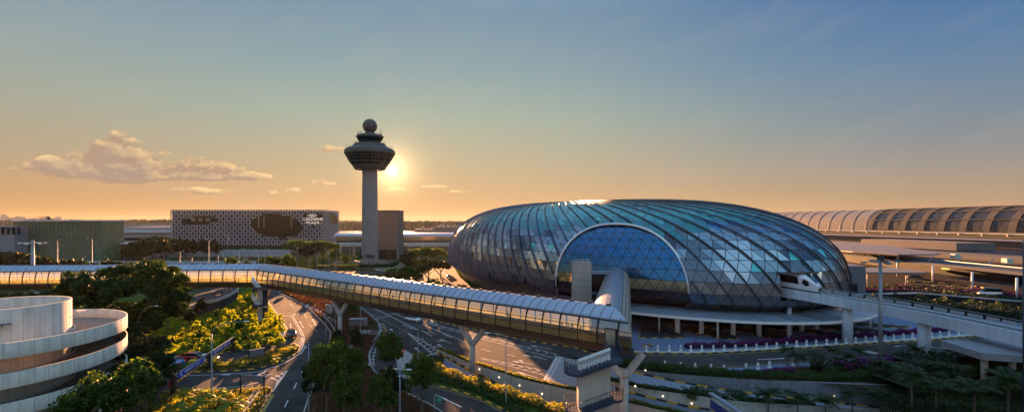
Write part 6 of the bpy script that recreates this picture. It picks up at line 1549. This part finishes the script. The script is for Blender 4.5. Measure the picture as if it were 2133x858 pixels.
# ---------------------------------------------------------------- hedges
def hedge(label,P,w,h,mat,leaf=.12,dens=60,z0=0,hang=0,seed=0,name='hedge',cat='hedge',kind=None,group=None):
    g=np.random.default_rng(seed); P=[Vector(p) for p in P]; pts=[]; core=MB()
    A=offs(P,w*.42);B=offs(P,-w*.42)
    for i in range(len(P)-1):
        L_=(P[i+1]-P[i]).length; n=int(L_*(w+2*h+2*hang)*dens); t=g.random(n)[:,None]; side=g.random(n)
        a=np.array(P[i]);c=np.array(P[i+1]); d=(c-a)/max(L_,.01); nn=np.array([-d[1],d[0],0.]); nn/=max(1e-6,np.linalg.norm(nn))
        tot=w+2*h+hang; s=side*tot
        lat=np.where(s<w,(s-w/2),np.where(s<w+h+hang,-w/2,w/2)); zz=np.where(s<w,h,np.where(s<w+h+hang,h-(s-w),(s-w-h-hang)))
        wob=1+.22*np.sin(t[:,0]*L_*1.3+seed)+.12*np.sin(t[:,0]*L_*3.7)
        q=a+(c-a)*t+nn*lat[:,None]*1.0; q[:,2]+=zz*wob; q+=g.normal(size=(n,3))*leaf*.75; pts.append(q)
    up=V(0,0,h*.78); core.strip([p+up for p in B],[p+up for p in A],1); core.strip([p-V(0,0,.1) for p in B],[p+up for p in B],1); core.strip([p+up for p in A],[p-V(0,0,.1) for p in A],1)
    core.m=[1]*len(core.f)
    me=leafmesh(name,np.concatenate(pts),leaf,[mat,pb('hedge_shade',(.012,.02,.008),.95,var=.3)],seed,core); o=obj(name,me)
    return tag(o,label,cat,group,kind) if not kind else tag(o,kind=kind)
hedge('long golden flowering hedge between the sunken ramp and the dark lower road',[p+V(0,0,.02) for p in (G(868,748),G(905,772),G(940,788),G(990,806),G(1050,824),G(1100,842),V(14,55,0))],1.6,1.0,M['hedgegold'],.12,70,seed=1)
hedge('dark lower hedge under the golden flowering hedge',[G(852,763),G(905,790),G(940,799),G(998,816),G(1045,838),G(1080,862)],1.5,.5,M['hedge'],.12,60,seed=2)
hedge('trailing sunlit planter hedge along the long retaining wall',[p+V(0,0,-.05) for p in offs(PW[:5],.45)],.55,.38,M['hedgegold'],.09,110,hang=.25,seed=3)
hedge('trailing green planter hedge right of the sharp corner along the long retaining wall',[p+V(0,0,-.05) for p in offs(PW[4:],.45)],.6,.4,M['hedgegold'],.09,100,hang=.25,seed=4)
hedge('trailing dark hedge on the shorter retaining wall',[p for p in offs(P1[:5],.4)],.6,.45,M['hedge'],.10,100,hang=.5,seed=5)
hedge('long trimmed dark green hedge before the curved dark road',[G(1290,761),G(1391,774),G(1480,781),G(1600,788),G(1720,790),G(1828,786)],2.2,.8,M['hedge'],.14,60,hang=1.1,seed=6)
hedge('narrow hedge strip along the far kerb of the wide road',[G(905,662),G(1010,684),G(1100,702),G(1197,718),G(1262,738),G(1290,748)],1.8,.55,M['hedge'],.13,50,seed=7)
hedge('low clipped hedge at the foot of the sunlit slope',[G(300,741),G(400,739),G(450,734),G(500,727),G(545,716),G(580,700)],1.0,.45,M['hedgegold'],.11,60,seed=8)
hedge('mixed flowering hedge of the planted median',[G(380,768),G(450,765),G(520,759),G(570,747),G(612,726)],2.2,.55,M['hedgegold'],.12,60,seed=9)
hedge('dark hedge at the left end of the planted median',[G(285,771),G(330,770),G(380,768)],1.8,.5,M['hedge'],.12,60,seed=10)
hedge('magenta bougainvillea hedge behind the far bollards',[G(1428,724,.1),G(1532,721,.1),G(1618,715,.1),G(1700,708,.1),G(1782,702,.1),G(1861,696.5,.1),G(1950,690,.1),G(2015,684,.1)],1.0,.75,M['purple'],.11,110,seed=11)
hedge('magenta bougainvillea strip by the near bollards above the long hedge',[G(1535,784),G(1600,779),G(1650,772)],1.0,.6,M['purple'],.11,110,seed=12)
hedge('magenta bougainvillea clump at the foot of the tall light mast',[G(1750,772),G(1800,765),G(1850,757)],2.0,1.0,M['purple'],.14,60,seed=13)
hedge('magenta bougainvillea beside the second guideway pillar',[G(1880,760),G(1925,757),G(1990,748),G(2040,742)],1.6,.8,M['purple'],.13,60,seed=14)
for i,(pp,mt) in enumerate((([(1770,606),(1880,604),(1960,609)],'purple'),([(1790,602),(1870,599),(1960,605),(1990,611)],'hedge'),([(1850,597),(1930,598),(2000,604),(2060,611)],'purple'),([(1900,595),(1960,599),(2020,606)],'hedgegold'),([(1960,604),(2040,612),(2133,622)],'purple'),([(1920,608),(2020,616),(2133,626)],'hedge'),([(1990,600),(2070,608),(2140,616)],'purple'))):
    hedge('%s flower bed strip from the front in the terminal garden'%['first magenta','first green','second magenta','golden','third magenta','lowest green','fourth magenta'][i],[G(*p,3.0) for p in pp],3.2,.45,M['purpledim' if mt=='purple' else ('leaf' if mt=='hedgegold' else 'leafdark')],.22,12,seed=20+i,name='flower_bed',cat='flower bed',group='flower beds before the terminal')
for i,(pp,w,h) in enumerate((([(1800,640),(1900,648),(2000,655),(2133,668)],9,3.0),([(1890,768),(2000,760),(2133,772)],6,1.6),([(1850,812),(1960,806),(2133,818)],7,1.8),([(1700,772),(1780,768),(1850,778)],3,1.0))):
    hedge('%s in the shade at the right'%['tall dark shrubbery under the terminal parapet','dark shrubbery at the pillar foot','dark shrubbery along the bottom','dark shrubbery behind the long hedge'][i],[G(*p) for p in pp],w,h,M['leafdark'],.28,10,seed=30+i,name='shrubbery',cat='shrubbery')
hedge('low hedge along the plaza lawn left of the control tower',[at(640,262),at(700,268),at(740,262)],1.6,1.4,M['hedge'],.3,14,seed=40); hedge('round hedge ring round the control tower foot',[at(725,272),at(770,268),at(815,272),at(826,290)],1.8,1.5,M['hedge'],.3,14,seed=41)
hedge('green verge hedge at the left foot of the dome',[G(953,560),G(962,575),G(985,595),G(1020,615),G(1060,632)],1.8,.9,M['hedge'],.2,24,seed=42)
# ---------------------------------------------------------------- ground cover (stuff)
def cover(name,poly,mat,dens,leaf,h,seed,z=.14):
    g=np.random.default_rng(seed); P=[G(*p) for p in poly]; xs=[p.x for p in P];ys=[p.y for p in P]; n=int((max(xs)-min(xs))*(max(ys)-min(ys))*dens)
    X=g.uniform(min(xs),max(xs),n);Y=g.uniform(min(ys),max(ys),n); keep=[inside(x,y,P) for x,y in zip(X,Y)]; X=X[keep];Y=Y[keep]
    H=h*(.35+.65*np.abs(np.sin(X*1.1+np.sin(Y*.9)))*np.abs(np.cos(Y*.8+X*.3)))*g.random(len(X))**.5
    me=leafmesh(name,np.stack([X,Y,z+H],1),leaf,M[mat],seed); tag(obj(name,me),kind='stuff')
cover('brown_groundcover',[(700,702),(790,690),(790,705),(772,725),(765,745),(768,765),(785,783),(850,820),(930,880),(960,900),(640,900),(650,860),(665,800),(690,730)],'brownleaf',34,.13,.6,1)
cover('red_groundcover',[(605,603),(640,611),(700,632),(760,655),(780,672),(760,690),(700,700),(690,690),(672,668),(640,637),(590,609)],'redleaf',20,.15,.6,2)
cover('slope_groundcover',[(120,640),(400,640),(480,628),(515,602),(548,615),(575,660),(592,688),(560,712),(500,727),(400,740),(120,745)],'leafgold',26,.14,.4,3)
cover('planting_groundcover',[(353,817),(429,814),(534,812),(558,809),(560,820),(540,855),(520,900),(300,900),(280,840)],'hedgegold',34,.12,.5,4)
cover('median_groundcover',[(620,722),(618,733),(575,757),(490,771),(400,774),(280,776),(280,767),(430,762),(520,743),(594,722)],'hedgegold',16,.11,.3,5)
cover('lower_bed_groundcover',[(845,762),(940,788),(1050,825),(1100,842),(1125,890),(1045,848),(940,807),(860,788)],'hedge',22,.13,.35,6)
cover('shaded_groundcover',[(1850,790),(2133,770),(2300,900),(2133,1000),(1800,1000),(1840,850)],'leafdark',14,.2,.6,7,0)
flat('lawn',ccw([V(-140,205,0),V(-60,205,0),V(-48,330,0),V(-160,330,0)]),pb('far_lawn',(.03,.05,.015),1.0,spec=.02),.02)
flat('plaza',ccw([V(-98,262,0),V(-60,262,0),V(-50,320,0),V(-110,320,0)]),pb('plaza_paving',(.16,.12,.10),.9,spec=.1),.045)
flat('road',ccw([V(-110,236,0),V(-40,236,0),V(-40,250,0),V(-110,250,0)]),M['asphalt'],.06)
flat('road',ccw([G(862,610),G(885,610),G(880,545),G(868,520),G(858,520),G(860,550)]),pb('lane_paving',(.13,.09,.07),.95,spec=.05),.05)
b=MB(); b.lathe([(0,.1),(6.5,.1),(6.5,.35),(7.3,.35),(7.3,0)],40,at(812,258),0,False); tag(b.build('round_lawn_kerb',M['concrete']),kind='structure'); b=MB(); b.lathe([(0,.2),(6.4,.2)],40,at(812,258),0,False); tag(b.build('lawn',pb('bright_lawn',(.10,.17,.03),.9,var=.2)),kind='structure')
# ---------------------------------------------------------------- far forest
def forest(name,Y,h,x0,x1,step,seed,col):
    g=random.Random(seed); b=MB(); m=pb(name,col,.95,var=.4,scale=.02)
    x=x0
    while x<x1:
        r=step*g.uniform(.7,1.25); hh=h*(.86+.10*math.sin(x*.004)+.05*math.sin(x*.017)+g.uniform(-.06,.05)); y=Y+g.uniform(-10,10); pr=[(r*1.05,0),(r,hh*.6),(r*.85,hh*.85),(r*.5,hh*.96),(.05,hh)]; b.lathe([(a*g.uniform(.85,1.1),c) for a,c in pr[:-1]]+[pr[-1]],7,(x,y,0),0,False,ph=g.random()); x+=step*.8
    tag(b.build(name,m),kind='stuff')
forest('far_forest',1500,32,-1500,1900,10,1,(.05,.06,.03)); forest('far_forest',900,8,-900,200,7,2,(.05,.055,.03)); forest('far_forest',2600,36,-3500,3500,22,3,(.06,.06,.05))
flat('runway',ccw([V(-900,900,0),V(500,900,0),V(800,1400,0),V(-1300,1400,0)]),pb('runway',(.35,.32,.28),.35),.0)
# ---------------------------------------------------------------- people
def person_mesh(seed,shirt,pants):
    me=bpy.data.meshes.new('person'); s=.0
    j=[(0,0,.95),(0,0,1.2),(0,0,1.42),(0,0,1.52),(0,.0,1.66),(.09,0,.9),(.11,.06+s,.5),(.11,.0,.07),(.11,-.14,.03),(-.09,0,.9),(-.11,-.10,.5),(-.12,.08,.08),(-.12,-.06,.03),(.19,0,1.4),(.25,.03,1.12),(.24,-.12,.9),(-.19,0,1.4),(-.25,-.02,1.12),(-.24,-.16,.92)]
    e=[(0,1),(1,2),(2,3),(3,4),(0,5),(5,6),(6,7),(7,8),(0,9),(9,10),(10,11),(11,12),(2,13),(13,14),(14,15),(2,16),(16,17),(17,18)]
    me.from_pydata(j,e,[]); o=bpy.data.objects.new('person',me); COL.objects.link(o); sk=o.modifiers.new('s','SKIN'); rad=[.15,.14,.16,.06,.11,.09,.065,.045,.04,.09,.065,.045,.04,.06,.045,.035,.06,.045,.035]
    for v,r in zip(me.skin_vertices[0].data,rad): v.radius=(r,r*.85)
    me.skin_vertices[0].data[0].use_root=True; sb=o.modifiers.new('u','SUBSURF'); sb.levels=1; sb.render_levels=1
    dg=bpy.context.evaluated_depsgraph_get(); dg.update(); m2=bpy.data.meshes.new_from_object(o.evaluated_get(dg)); bpy.data.objects.remove(o)
    for m in(pb('shirt%d'%seed,shirt,.8,var=0),pb('trousers%d'%seed,pants,.8,var=0),pb('skin%d'%seed,(.35,.2,.13),.6,var=0),pb('hair%d'%seed,(.02,.015,.01),.6,var=0)): m2.materials.append(m)
    for p in m2.polygons:
        c=p.center; p.material_index=(3 if c.z>1.70 or (c.z>1.62 and c.y>.03) else 2) if c.z>1.5 else (1 if c.z<.93 and abs(c.x)<.2 else (2 if abs(c.x)>.2 and c.z<1.15 else 0)); p.use_smooth=True
    return m2
pc=[((.5,.08,.12),(.05,.05,.08)),((.08,.12,.35),(.1,.1,.1)),((.6,.6,.6),(.05,.06,.15)),((.35,.08,.3),(.2,.2,.2)),((.05,.05,.06),(.15,.12,.1))]
pm=[person_mesh(i,*c) for i,c in enumerate(pc)]
dsc=['in a red top','in a blue shirt','in a pale grey top','in a mauve top','in black clothes']
dB=(NODES[2]-NODES[1]).normalized()
for i,(px,o_) in enumerate(((1063,.8),(1170,.3),(1184,.9),(1192,.2),(1209,.8),(1058,-.6),(847,.4),(800,.2),(818,-.5),(905,.6))):
    k=(px-1066.5)/F; A=NODES[1]-V(-dB.y,dB.x,0)*o_; s_=(k*A.y-A.x)/(dB.x-k*dB.y); p=A+dB*s_; o=obj('person',pm[i%5]); o.location=(p.x,p.y,BZ+1.34+(.14 if 0 else 0)); o.rotation_euler=(0,0,math.atan2(dB.y,dB.x)+(R(90) if i%2 else R(-90))); tag(o,'person %s walking inside the glazed footbridge, %s from its sharp corner'%(dsc[i%5],['fifth','fourth','third','second','nearest','sixth','eighth','tenth','ninth','seventh'][i]),'person','people inside the footbridge')
for i,(px,py) in enumerate(((1776,607),(1781,608),(1789,607))):
    o=obj('person',pm[(i+2)%5]); o.location=G(px,py,3.0); tag(o,'person %s standing at the flower beds right of the dome'%dsc[(i+2)%5],'person','people by the flower beds')

# ground, lawns and paving far off are matt: plain diffuse, no grazing sheen
for nm in('ground_earth','far_lawn','plaza_paving','lane_paving','soil','lawn','bright_lawn'):
    m=bpy.data.materials.get(nm)
    if not m: continue
    q=m.node_tree; p=next(x for x in q.nodes if x.type=='BSDF_PRINCIPLED'); d=N(q,'ShaderNodeBsdfDiffuse'); lk=p.inputs['Base Color'].links
    if lk: q.links.new(lk[0].from_socket,d.inputs[0])
    q.links.new(d.outputs[0],next(x for x in q.nodes if x.type=='OUTPUT_MATERIAL').inputs[0])
